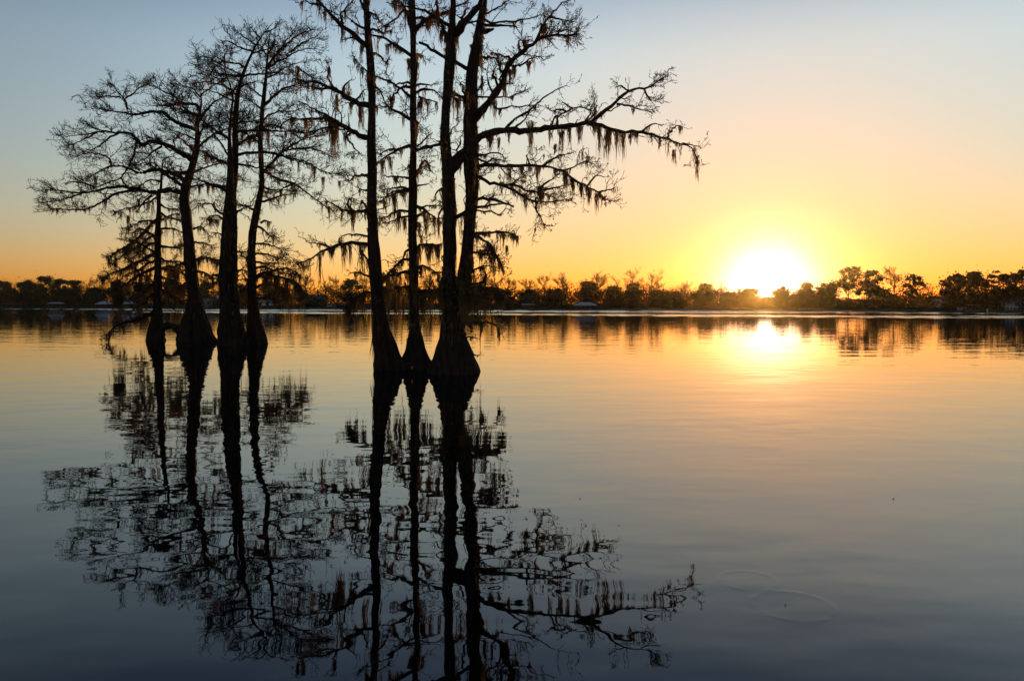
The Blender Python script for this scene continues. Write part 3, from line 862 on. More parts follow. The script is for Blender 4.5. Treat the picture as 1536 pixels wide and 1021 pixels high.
T['F1'] = dict(d=24.3, seed=59, style=FRONT, mlen=.42, extra=9, extra_z=(4, 15), extra_l=1.8, extra_moss=.5, ext=4.5, tmoss=(1.0, 11, 5, .16), flutes=9,
  trunks=[[('G', 421, 945, 138), ('G', 408, 860, 114), ('G', 393, 780, 96), ('G', 379, 700, 76), ('G', 367, 620, 66), ('G', 354, 480, 64), ('G', 345, 350, 60), ('G', 337, 200, 52), ('G', 333, 80, 50), ('D', 402, 930, 47), ('D', 401, 800, 44), ('D', 398, 700, 42), ('D', 401, 600, 40), ('D', 402, 500, 38), ('D', 398, 400, 36), ('D', 393, 300, 36), ('D', 384, 220, 36), ('D', 378, 140, 32), ('D', 374, 60, 30), ('D', 370, 0, 28)]],
  limbs=[('D', 26, .9, [(384, 240), (365, 228), (310, 180), (250, 135), (200, 85), (150, 30), (110, -20), (60, -60)]),
         ('D', 12, .5, [(370, 150), (335, 130), (300, 110), (275, 90)], {'slope': .8}),
         ('D', 12, .4, [(374, 60), (355, 30), (335, -10), (310, -50)]),
         ('D', 10, .5, [(255, 120), (240, 80), (270, 40), (300, 10)]),
         ('D', 9, .6, [(150, 30), (100, 20), (60, 5), (40, 20)]),
         ('D', 26, 1.0, [(395, 540), (360, 533), (310, 520), (250, 482), (190, 450), (130, 425), (60, 412), (0, 405)], {'slope': -.35}),
         ('D', 11, .9, [(250, 480), (215, 455), (190, 420), (175, 390), (178, 340)]),
         ('D', 10, .4, [(310, 518), (340, 490), (350, 470), (370, 455)]),
         ('D', 10, .7, [(190, 450), (140, 455), (90, 440), (30, 440)]),
         ('D', 9, .5, [(250, 485), (260, 440), (290, 410), (300, 400)]),
         ('D', 26, .9, [(398, 710), (372, 702), (300, 670), (240, 635), (200, 610), (150, 603), (100, 605), (50, 608), (0, 605), (-40, 615)], {'slope': .3}),
         ('D', 10, .6, [(200, 610), (160, 580), (120, 570), (80, 540), (30, 520)]),
         ('D', 9, .6, [(300, 668), (270, 700), (300, 740), (350, 790)], {'tw': .4}),
         ('D', 9, .5, [(240, 635), (200, 650), (140, 660), (80, 690), (20, 700)]),
         ('D', 9, .8, [(400, 420), (425, 440), (450, 480), (480, 540)], {'tw': .3}),
         ('D', 10, .6, [(398, 420), (380, 400), (378, 360)], {'tw': .2}),
         ('D', 10, .6, [(380, 160), (420, 150), (460, 170), (500, 160)]),
         ('D', 9, .4, [(375, 60), (410, 70), (440, 110), (455, 100)]),
         ('G', 17, 1.3, [(340, 298), (310, 293), (250, 287), (180, 290), (120, 312), (60, 340), (20, 368), (-25, 388), (-70, 378)], {'mlen': .5}),
         ('G', 9, .6, [(120, 312), (70, 292), (15, 285)], {'tw': .4}),
         ('G', 9, .7, [(340, 255), (300, 252), (240, 245), (190, 245), (170, 270)], {'tw': .4}),
         ('G', 14, .8, [(333, 130), (300, 122), (240, 130), (180, 112), (110, 72), (90, 55)]),
         ('G', 9, .6, [(240, 130), (210, 90), (225, 60), (265, 70)], {'tw': .7}),
         ('G', 9, .4, [(320, 20), (295, 18), (265, 10)], {'tw': .4}),
         ('G', 10, 1.0, [(350, 400), (320, 380), (290, 345), (270, 310)], {'tw': .4}),
         ('G', 12, 1.8, [(360, 560), (300, 535), (260, 555), (220, 590), (203, 640)], {'mlen': .8}),
         ('G', 10, 1.0, [(355, 470), (310, 455), (270, 440), (225, 435)], {'tw': .6})],
  clumps=[('D', 345, 545, 135, 30), ('D', 250, 130, 120, 28), ('D', 45, 10, 75, 14), ('D', 130, 15, 85, 16), ('D', 160, 60, 60, 10), ('D', 205, 612, 205, 60), ('D', 190, 610, 150, 30), ('D', 222, 615, 190, 22), ('D', 265, 675, 95, 20), ('D', 295, 525, 75, 22), ('D', 345, 235, 90, 12), ('D', 72, 412, 80, 26), ('D', 20, 345, 125, 22), ('D', 222, 480, 130, 8), ('D', 380, 390, 70, 14),
          ('D', 100, 425, 70, 12), ('D', 60, 610, 60, 16),
          ('G', 125, 312, 72, 40), ('G', 197, 290, 115, 16), ('G', 222, 290, 150, 14), ('G', 65, 345, 200, 10), ('G', 115, 100, 80, 30), ('G', 180, 115, 70, 12), ('G', 235, 130, 115, 26), ('G', 280, 300, 225, 26), ('G', 345, 560, 190, 16), ('G', 285, 560, 110, 22), ('G', 215, 590, 110, 26), ('G', 250, 555, 90, 30), ('G', 345, 700, 190, 22), ('G', 300, 120, 60, 14)])
T['F2'] = dict(d=24.8, seed=67, style=FRONT, mlen=.45, extra=9, extra_z=(4, 15), extra_l=1.7, extra_moss=.6, ext=4.5, tmoss=(3.2, 11, 9, .22), tmoss2=(.9, 3.2, 30, .38), flutes=8,
  trunks=[[('G', 550, 935, 170), ('G', 551, 880, 132), ('G', 552, 840, 106), ('G', 553, 790, 78), ('G', 552, 720, 54), ('G', 550, 650, 46), ('G', 548, 550, 45), ('G', 546, 450, 45), ('G', 543, 350, 45), ('G', 540, 200, 45), ('G', 541, 100, 43), ('G', 544, 0, 41), ('D', 609, 900, 38), ('D', 612, 800, 34), ('D', 614, 720, 33), ('D', 611, 620, 33), ('D', 612, 520, 31), ('D', 612, 420, 30), ('D', 614, 340, 36), ('D', 612, 280, 30), ('D', 612, 200, 30), ('D', 610, 120, 33), ('D', 606, 60, 33), ('D', 606, 0, 31)]],
  limbs=[('D', 17, .7, [(610, 290), (590, 280), (530, 235), (470, 200), (400, 180), (340, 175)], {'slope': -.4}),
         ('D', 17, .5, [(612, 620), (595, 608), (530, 570), (480, 545), (415, 540)], {'slope': .4}),
         ('D', 22, .8, [(612, 180), (630, 150), (660, 122), (720, 85), (800, 50), (860, 20), (900, -10)]),
         ('D', 15, 1.2, [(605, 160), (590, 110), (580, 60), (560, 30), (520, 5), (495, -15)]),
         ('D', 11, .8, [(600, 60), (560, 60), (530, 90), (490, 120), (450, 135)]),
         ('D', 13, 1.2, [(608, 445), (570, 445), (540, 460), (510, 490), (500, 530)], {'mlen': .35}),
         ('D', 10, .5, [(608, 430), (570, 420), (530, 432), (490, 425)]),
         ('D', 13, .6, [(615, 470), (650, 462), (690, 455), (740, 480), (760, 490)]),
         ('D', 9, .4, [(615, 440), (650, 430), (700, 435), (725, 430)]),
         ('D', 9, .5, [(640, 495), (690, 510), (730, 520)], {'tw': .6}),
         ('D', 14, .9, [(608, 742), (570, 752), (530, 770), (470, 800), (430, 832)]),
         ('D', 9, .3, [(530, 770), (500, 760), (460, 775), (440, 790)]),
         ('D', 12, .4, [(618, 775), (650, 760), (690, 745), (750, 740), (770, 735)], {'slope': -.3}),
         ('D', 7, .0, [(630, 750), (655, 730), (680, 700), (710, 676)], {'tw': .15}),
         ('D', 9, .3, [(620, 880), (645, 860), (660, 800)], {'tw': .2}),
         ('D', 11, .7, [(600, 965), (560, 972), (520, 980), (470, 1000), (440, 1015)]),
         ('D', 9, .1, [(615, 952), (650, 945), (694, 940)], {'tw': .1}),
         ('D', 9, .5, [(600, 910), (560, 905), (500, 900), (450, 895)], {'tw': .5}),
         ('G', 12, .9, [(535, 122), (490, 122), (460, 125), (410, 150), (360, 192)]),
         ('G', 10, .8, [(530, 20), (480, 25), (440, 40), (400, 62), (368, 80)]),
         ('G', 10, .6, [(530, 10), (480, 0), (430, 10), (390, 0)], {'tw': .7}),
         ('G', 9, .6, [(535, 150), (480, 160), (420, 180), (380, 190)], {'tw': .5}),
         ('G', 12, 1.2, [(548, 95), (590, 110), (620, 130), (660, 165), (690, 160)]),
         ('G', 10, 1.0, [(550, 110), (600, 100), (650, 95), (690, 100)]),
         ('G', 14, 2.6, [(550, 320), (590, 298), (630, 293), (690, 288)], {'mlen': .9}),
         ('G', 14, 2.0, [(540, 380), (500, 372), (460, 395), (430, 425), (395, 465)], {'mlen': .7}),
         ('G', 18, 2.0, [(540, 440), (500, 435), (450, 448), (410, 460), (385, 475)], {'mlen': .8}),
         ('G', 14, 2.2, [(550, 430), (590, 408), (630, 415), (680, 445)], {'mlen': .8}),
         ('G', 12, 2.4, [(548, 540), (590, 535), (640, 520), (690, 525)], {'mlen': .9}),
         ('G', 12, 2.0, [(546, 500), (500, 510), (450, 520), (400, 540)], {'mlen': .8}),
         ('G', 10, 1.2, [(530, 320), (505, 330), (490, 370), (480, 400)], {'tw': .3})],
  clumps=[('D', 500, 490, 110, 40), ('D', 650, 500, 100, 40), ('D', 640, 520, 110, 16), ('D', 455, 815, 130, 30), ('D', 495, 800, 100, 20), ('D', 690, 100, 110, 34), ('D', 480, 225, 80, 18), ('D', 590, 300, 90, 40), ('D', 628, 320, 80, 36), ('D', 515, 5, 30, 20), ('D', 610, 580, 60, 36), ('D', 680, 110, 60, 16), ('D', 510, 985, 60, 16),
          ('G', 450, 40, 150, 34), ('G', 470, 120, 130, 36), ('G', 500, 160, 90, 20), ('G', 395, 65, 80, 12), ('G', 610, 160, 130, 24), ('G', 650, 150, 120, 14), ('G', 575, 180, 130, 20), ('G', 555, 430, 80, 50), ('G', 440, 420, 60, 40),
          ('G', 450, 560, 170, 14), ('G', 470, 560, 190, 12), ('G', 495, 560, 200, 14), ('G', 410, 480, 60, 20), ('G', 620, 300, 130, 60), ('G', 670, 295, 120, 40), ('G', 590, 560, 130, 34), ('G', 628, 540, 130, 20), ('G', 560, 560, 160, 24), ('G', 540, 560, 130, 40)])
T['F3'] = dict(d=23.2, seed=83, style=FRONT, mlen=.45, extra=12, extra_z=(4, 15), extra_l=1.9, extra_moss=.6, ext=4.5, tmoss=(3.4, 11, 14, .26), tmoss2=(.9, 3.4, 55, .42), flutes=12, isbase=[1, 0], toff=[0, .15],
  trunks=[[('G', 757, 970, 262), ('G', 755, 900, 218), ('G', 752, 830, 168), ('G', 749, 760, 124), ('G', 744, 680, 96), ('G', 738, 600, 80), ('G', 732, 500, 68), ('G', 728, 400, 64), ('G', 730, 300, 65), ('G', 729, 200, 65), ('G', 730, 100, 66), ('E', 130, 1080, 76), ('E', 124, 980, 70), ('E', 113, 900, 60), ('E', 109, 800, 53), ('E', 110, 700, 50), ('E', 118, 600, 52), ('E', 128, 500, 60), ('E', 131, 440, 62), ('E', 134, 380, 60), ('E', 140, 300, 56), ('E', 146, 220, 52), ('E', 150, 140, 38), ('E', 153, 60, 34), ('E', 155, 0, 32)],
          [('G', 755, 740, 60), ('G', 770, 670, 70), ('G', 785, 600, 72), ('G', 800, 500, 69), ('G', 812, 400, 66), ('G', 822, 300, 62), ('G', 832, 200, 60), ('G', 840, 100, 61), ('E', 267, 1080, 74), ('E', 263, 1000, 84), ('E', 262, 900, 90), ('E', 260, 800, 90), ('E', 258, 700, 84), ('E', 262, 600, 72), ('E', 265, 500, 66), ('E', 268, 420, 65), ('E', 282, 330, 62), ('E', 298, 250, 58), ('E', 312, 170, 50), ('E', 325, 90, 44), ('E', 335, 0, 40)]],
  limbs=[('E', 42, .5, [(155, 215), (178, 188), (220, 130), (280, 60), (330, 0), (370, -50), (420, -90)], {'r1': .03, 'tw': .7, 'slope': -.5}),
         ('E', 26, 1.8, [(142, 270), (125, 235), (100, 190), (75, 120), (62, 60), (58, 0), (50, -60)], {'mlen': .35, 'tw': .6}),
         ('E', 12, .1, [(270, 420), (240, 405), (160, 362), (100, 332), (0, 272), (-40, 250)], {'tw': .08, 'r1': .035, 'slope': .5}),
         ('E', 44, .2, [(125, 975), (155, 950), (185, 915), (215, 890), (250, 870)], {'tw': .1, 'r1': .06, 'slope': .1}),
         ('E', 36, .2, [(130, 1020), (165, 990), (190, 955), (215, 930), (250, 900)], {'tw': .1, 'r1': .06, 'slope': .1}),
         ('E', 46, .8, [(270, 740), (300, 680), (370, 600), (430, 510), (470, 410), (510, 350), (570, 300), (640, 250), (690, 215), (760, 208), (830, 215), (880, 195), (905, 165)], {'mlen': .35}),
         ('E', 15, .5, [(640, 250), (665, 190), (690, 140), (750, 70), (800, 20), (840, -5)], {'mlen': .35}),
         ('E', 9, .2, [(720, 100), (770, 110), (820, 120), (840, 130)]),
         ('E', 9, .2, [(760, 208), (800, 180), (850, 180), (890, 200)]),
         ('E', 10, .5, [(510, 350), (480, 340), (440, 330), (390, 310), (370, 320)], {'mlen': .3}),
         ('E', 10, .6, [(560, 310), (545, 280), (545, 240), (580, 245)], {'tw': .5}),
         ('E', 10, .6, [(490, 385), (550, 385), (610, 350), (680, 330), (690, 345)], {'mlen': .3}),
         ('E', 12, .1, [(325, 145), (360, 152), (420, 152), (528, 155)], {'tw': .25, 'r1': .02}),
         ('E', 11, .2, [(330, 90), (350, 120), (390, 140), (470, 130), (560, 118), (650, 98), (690, 90)]),
         ('E', 26, .0, [(315, 185), (350, 185), (378, 178), (395, 170)], {'tw': 0, 'r1': .03}),
         ('E', 9, .2, [(330, 90), (370, 70), (420, 50), (460, 20), (490, -5)]),
         ('E', 9, .2, [(285, 570), (360, 572), (430, 575), (510, 568), (560, 550), (590, 510)], {'tw': .7}),
         ('E', 9, .3, [(370, 610), (420, 640), (500, 630), (580, 625), (650, 620)], {'tw': .7}),
         ('E', 9, .4, [(280, 560), (310, 520), (330, 480), (320, 440)]),
         ('E', 10, .3, [(255, 570), (210, 568), (170, 565), (160, 540)], {'tw': .5}),
         ('E', 14, .4, [(112, 850), (60, 850), (10, 865), (-40, 875), (-90, 870)], {'slope': .4}),
         ('E', 9, .2, [(118, 820), (140, 790), (150, 760), (180, 735)], {'tw': .4}),
         ('F', 40, .9, [(70, 470), (110, 440), (145, 425), (200, 410), (300, 402), (420, 396), (540, 386), (640, 371), (740, 360), (830, 383), (920, 405), (1010, 410), (1090, 424), (1180, 450), (1260, 475), (1310, 500), (1340, 545), (1355, 578)], {'slope': -.12, 'mlen': .35, 'r1': .008, 'tw': .55, 'tip': .12}),
         ('F', 22, .35, [(730, 362), (760, 340), (800, 310), (860, 262), (910, 215), (950, 185), (980, 167), (1060, 155), (1120, 120), (1165, 90)], {'mlen': .25}),
         ('F', 9, .2, [(890, 250), (930, 255), (960, 263), (1030, 282), (1080, 300)]),
         ('F', 8, .1, [(960, 180), (930, 160), (905, 145), (880, 160)]),
         ('F', 8, .1, [(1040, 160), (1060, 200), (1090, 230), (1130, 220)]),
         ('F', 12, .2, [(255, 395), (290, 355), (330, 328), (400, 285), (460, 225), (530, 175), (600, 146)], {'mlen': .2, 'tw': .7}),
         ('F', 9, .2, [(548, 380), (552, 330), (600, 292), (680, 270), (730, 285)]),
         ('F', 9, .1, [(600, 292), (560, 280), (520, 290), (500, 270)]),
         ('F', 9, .1, [(705, 360), (740, 330), (770, 290), (760, 250)]),
         ('F', 8, .1, [(640, 275), (610, 260), (580, 235)]),
         ('F', 8, .1, [(1030, 405), (1070, 375), (1110, 360), (1150, 375)], {'tw': .5}),
         ('F', 8, .1, [(1175, 440), (1200, 395), (1240, 370), (1265, 385)], {'tw': .6}),
         ('F', 7, .1, [(1260, 475), (1310, 480), (1350, 490)], {'tw': .5}),
         ('F', 22, .8, [(60, 605), (100, 600), (200, 598), (300, 600), (400, 600), (480, 602), (530, 612), (590, 628), (640, 612), (680, 580), (725, 568)], {'mlen': .4, 'slope': -.3}),
         ('F', 13, 1.2, [(580, 625), (600, 640), (650, 680), (720, 715), (780, 750), (820, 785), (855, 800)], {'mlen': .4, 'slope': .3}),
         ('F', 9, .3, [(480, 600), (510, 570), (560, 545), (630, 530)], {'tw': .5}),
         ('F', 8, .2, [(400, 598), (385, 565), (372, 538)], {'tw': .5}),
         ('F', 8, .2, [(720, 715), (750, 680), (770, 655), (820, 665)]),
         ('F', 8, .2, [(780, 750), (830, 740), (880, 725)]),
         ('F', 18, .7, [(70, 640), (105, 662), (160, 690), (240, 710), (310, 710), (380, 735), (440, 750), (500, 765), (560, 797)], {'mlen': .4}),
         ('F', 13, .8, [(250, 710), (330, 760), (400, 790), (470, 806), (570, 795), (640, 782)], {'mlen': .4}),
         ('F', 8, .9, [(430, 780), (432, 820), (440, 860), (470, 920), (482, 935)], {'tw': .8, 'mlen': .3}),
         ('F', 10, .9, [(440, 750), (470, 710), (520, 680), (560, 640)], {'mlen': .3}),
         ('F', 8, .4, [(470, 740), (530, 725), (600, 710)], {'tw': .6}),
         ('F', 9, .5, [(105, 560), (150, 580), (200, 560), (260, 575)], {'tw': .8}),
         ('F', 9, .4, [(100, 540), (150, 535), (200, 530), (240, 535), (250, 560)], {'tw': .3}),
         ('F', 12, .0, [(80, 787), (105, 785), (180, 790), (250, 810), (303, 832)], {'tw': .05, 'r1': .025}),
         ('F', 9, .5, [(80, 855), (110, 855), (170, 858), (225, 876), (265, 842)], {'tw': .15, 'mlen': .2}),
         ('G', 14, 1.2, [(835, 245), (870, 240), (920, 235), (1000, 230), (1050, 240), (1080, 262)], {'mlen': .35}),
         ('G', 13, 1.0, [(835, 260), (870, 258), (900, 270), (935, 295), (970, 350), (1000, 415), (1020, 440)], {'mlen': .3}),
         ('G', 9, .7, [(920, 290), (950, 330), (980, 380), (1000, 400)], {'tw': .5}),
         ('G', 12, 1.4, [(820, 330), (860, 335), (900, 340), (940, 345)], {'mlen': .45}),
         ('G', 13, 1.2, [(800, 495), (850, 495), (890, 490), (912, 465), (912, 430)], {'mlen': .4, 'tw': .5}),
         ('G', 9, .9, [(815, 430), (860, 425), (900, 400), (950, 410)], {'mlen': .3}),
         ('G', 14, 4.5, [(790, 530), (830, 515), (880, 510), (930, 515), (975, 520), (1000, 560)], {'mlen': .75}),
         ('G', 14, 4.0, [(760, 560), (800, 560), (850, 555), (900, 565)], {'mlen': .8, 'slope': -.8}),
         ('G', 14, 2.2, [(730, 540), (700, 530), (660, 525), (630, 530)], {'mlen': .7}),
         ('G', 12, 2.4, [(735, 420), (710, 440), (690, 470), (680, 500)], {'mlen': .6, 'slope': -.8}),
         ('G', 12, 2.4, [(800, 380), (785, 420), (790, 470), (800, 520)], {'mlen': .7, 'slope': -1.0, 'tw': .3}),
         ('G', 10, .8, [(725, 20), (690, 10), (660, 30), (655, 70)], {'tw': .5}),
         ('G', 10, .9, [(720, 110), (690, 115), (670, 160), (690, 190)], {'tw': .5}),
         ('G', 9, .7, [(810, 690), (860, 695), (910, 690), (960, 700), (985, 730)], {'tw': .9, 'mlen': .25}),
         ('G', 7, .5, [(800, 780), (825, 765), (850, 768), (870, 775)], {'tw': .6, 'mlen': .2}),
         ('G', 7, .5, [(838, 858), (850, 855), (872, 860)], {'tw': .3, 'mlen': .3})],
  clumps=[('F', 400, 350, 225, 46), ('F', 275, 405, 75, 22), ('F', 575, 395, 175, 44), ('F', 620, 385, 125, 18), ('F', 680, 375, 110, 32), ('F', 790, 370, 190, 38), ('F', 845, 390, 175, 40), ('F', 833, 400, 245, 12), ('F', 890, 400, 140, 44), ('F', 925, 410, 170, 28), ('F', 965, 418, 70, 26), ('F', 1345, 570, 135, 14), ('F', 1214, 510, 100, 14), ('F', 1000, 412, 40, 20),
          ('F', 280, 605, 100, 26), ('F', 350, 605, 75, 34), ('F', 440, 610, 120, 16), ('F', 600, 630, 125, 44), ('F', 690, 700, 100, 36), ('F', 370, 755, 100, 64), ('F', 455, 715, 130, 60), ('F', 775, 755, 120, 26), ('F', 730, 735, 90, 30), ('F', 170, 420, 100, 56), ('F', 250, 130, 120, 22), ('F', 285, 60, 80, 24), ('F', 310, 50, 65, 18), ('F', 235, 690, 80, 34), ('F', 220, 440, 90, 10), ('F', 540, 480, 60, 10), ('F', 640, 670, 170, 10),
          ('E', 690, 140, 130, 54), ('E', 580, 235, 110, 22), ('E', 460, 460, 110, 26), ('E', 512, 385, 95, 28), ('E', 490, 410, 100, 14), ('E', 185, 575, 170, 46), ('E', 320, 190, 140, 26), ('E', 320, 260, 160, 10), ('E', 60, 60, 150, 60), ('E', 85, 180, 90, 40), ('E', 398, 590, 125, 22), ('E', 375, 810, 80, 40), ('E', 175, 200, 130, 24), ('E', 600, 360, 80, 34), ('E', 385, 560, 90, 20), ('E', 430, 640, 60, 14),
          ('G', 1075, 250, 50, 22), ('G', 1005, 235, 100, 18), ('G', 890, 320, 90, 60), ('G', 955, 340, 110, 22), ('G', 890, 500, 100, 20), ('G', 890, 690, 80, 22), ('G', 980, 725, 80, 14), ('G', 830, 560, 170, 60), ('G', 870, 540, 160, 40), ('G', 930, 520, 150, 30), ('G', 980, 525, 110, 20), ('G', 790, 560, 200, 50), ('G', 680, 480, 120, 30), ('G', 690, 540, 160, 40), ('G', 770, 600, 170, 60), ('G', 720, 580, 130, 60), ('G', 1022, 300, 80, 12)])

LABELS = {
    'L1': 'slender mossy cypress with drooping limbs trailing to the water, leftmost trunk in the lake',
    'L2': 'bent cypress with broad foot and long bare limbs reaching far left over the lake',
    'L3': 'twin-stemmed back cypress, its two straight trunks side by side behind the bent one',
    'L4': 'cypress whose trunk leans slightly right, at the right end of the back group',
    'F1': 'tall smooth-trunked front cypress leaning outward from a foot at left of the front group',
    'F2': 'thinnest front cypress, straight trunk between the leaning one and the forked one',
    'F3': 'largest front cypress, forked above a wide fluted foot with mossy limb towards the sun'}
for k in ('L1', 'L2', 'L3', 'L4', 'F1', 'F2', 'F3'):
    cypress(k, LABELS[k], T[k])
#@@REST
# ---------------------------------------------------------------- small things at the trees' feet
def stick(mb, pts, r0, r1, n=10, sides=7):
    P, L = smooth_path(np.array(pts), n)
    mb.tube(P, np.linspace(r0, r1, n), sides)


p = at(248, 512, 43.0)
arch = thing('cypress_knee', 'dark arched root bridging the leftmost mossy cypress and the bent one at the waterline', 'root', (p[0], p[1], 0))
m = MB()
a, b = at(240, 508, 43.2), at(270, 508, 42.6)
ctr = [np.array([a[0], a[1], -.5]), np.array([a[0] + .05, a[1], .35]), at(246, 491, 43.1), at(255, 488, 43.0), at(264, 492, 42.8), np.array([b[0], b[1], .3]), np.array([b[0] + .05, b[1], -.5])]
P, L = smooth_path(np.array(ctr), 26)
m.tube(P, .17 + .05 * np.sin(np.arange(26) * 1.3) + .08 * (np.abs(np.linspace(-1, 1, 26)) ** 2), 12)
kn = m.build('root', M['bark'], arch, True)
m = MB()
rg = np.random.default_rng(5)
moss_strands(m, P[5:20:2] - UP * .1, np.full(8, .12), rg.uniform(.15, .45, 8), np.full(8, 9), rg)
kind(m.build('moss', M['moss'], arch), 'stuff')

p = at(608, 549, 23.6)
sprig = thing('floating_sprig', 'thin broken sprig with one yellow leaf caught between the front trunks at the waterline', 'sprig', (p[0], p[1], 0))
m = MB()
stick(m, [at(601, 541, 23.5), at(606, 543, 23.2), at(612, 544.5, 22.9), at(620, 546, 22.6)], .012, .006)
stick(m, [at(602, 540, 23.5), at(603, 549, 23.3), at(605, 555, 23.2)], .012, .006)
stick(m, [at(606, 543, 23.2), at(609, 549, 22.9), at(613, 551, 22.6)], .008, .004)
m.build('twig', M['twig'], sprig)
m = MB()
c = at(618, 551, 22.6)
m.add([c + np.array(v) for v in [(0, 0, .05), (.022, .01, .012), (.012, -.01, -.03), (0, .01, -.055), (-.014, -.01, -.03), (-.024, .008, .01), (0, -.02, -.005)]],
      t=[(0, 1, 6), (1, 2, 6), (2, 3, 6), (3, 4, 6), (4, 5, 6), (5, 0, 6)])
m.build('leaf', M['yellow_leaf'], sprig)


def fleck(x, y, r, label, mat):
    c = on_water(x, y)
    m = MB()
    n = 9
    th = np.arange(n) * 2 * np.pi / n
    rr = r * (1 + .25 * np.cos(2 * th) + .1 * np.sin(3 * th))
    top = np.stack([c[0] + rr * np.cos(th), c[1] + rr * np.sin(th) * .6, .006 + .004 * np.cos(th)], 1)
    v = np.concatenate([top, top - UP * .004, [c + UP * .011]])
    m.add(v, [(k, n + k, n + (k + 1) % n, (k + 1) % n) for k in range(n)], [(k, (k + 1) % n, 2 * n) for k in range(n)])
    tag(m.build('floating_leaf', mat), label, 'leaf')


fleck(1340, 748, .007, 'dark leaf fleck floating alone on the pale water below the far pines', M['twig'])
fleck(1178, 907, .005, 'tiny pale leaf fleck floating inside the larger ripple ring', M['yellow_leaf'])
fleck(870, 748, .006, 'small dark fleck floating right of the twig reflections near the front trees', M['twig'])

# ---------------------------------------------------------------- trees along the far shore
def far_limbs(base, H, width, rng, n, lean=0.0):
    """trunk and forking limbs of a tree H metres tall and width across"""
    top = base + np.array([lean, rng.normal() * .3, H * .9])
    P, L = smooth_path(np.array([base - UP * .6, base + (top - base) * .35 + np.array([rng.normal() * .15, 0, 0]), base + (top - base) * .7 + np.array([rng.normal() * .3, 0, 0]), top]), 16)
    R = np.linspace(max(.14, H * .022), .03, 16)
    B, BR = P[None], R[None]
    th = rng.uniform(0, 6.28, n)
    t = rng.uniform(.22, .9, n)
    p, T_, r = sample(B, BR, np.zeros(n, int), t)
    ln = width * .5 * rng.uniform(.7, 1.1, n) * (1.15 - .55 * t)
    D = np.stack([np.cos(th), np.sin(th), rng.uniform(.35, 1.1, n)], 1)
    g = np.linspace(0, 1, 7)
    Q = p[:, None] + ln[:, None, None] * (D[:, None] * g[:, None]) + (rng.normal(size=(n, 1, 3)) * .3 * (g ** 2)[:, None])
    Q[:, 1:] += rng.normal(size=(n, 6, 3)) * .06
    return P, R, Q, r[:, None] * .55 * (1 - g) + .025


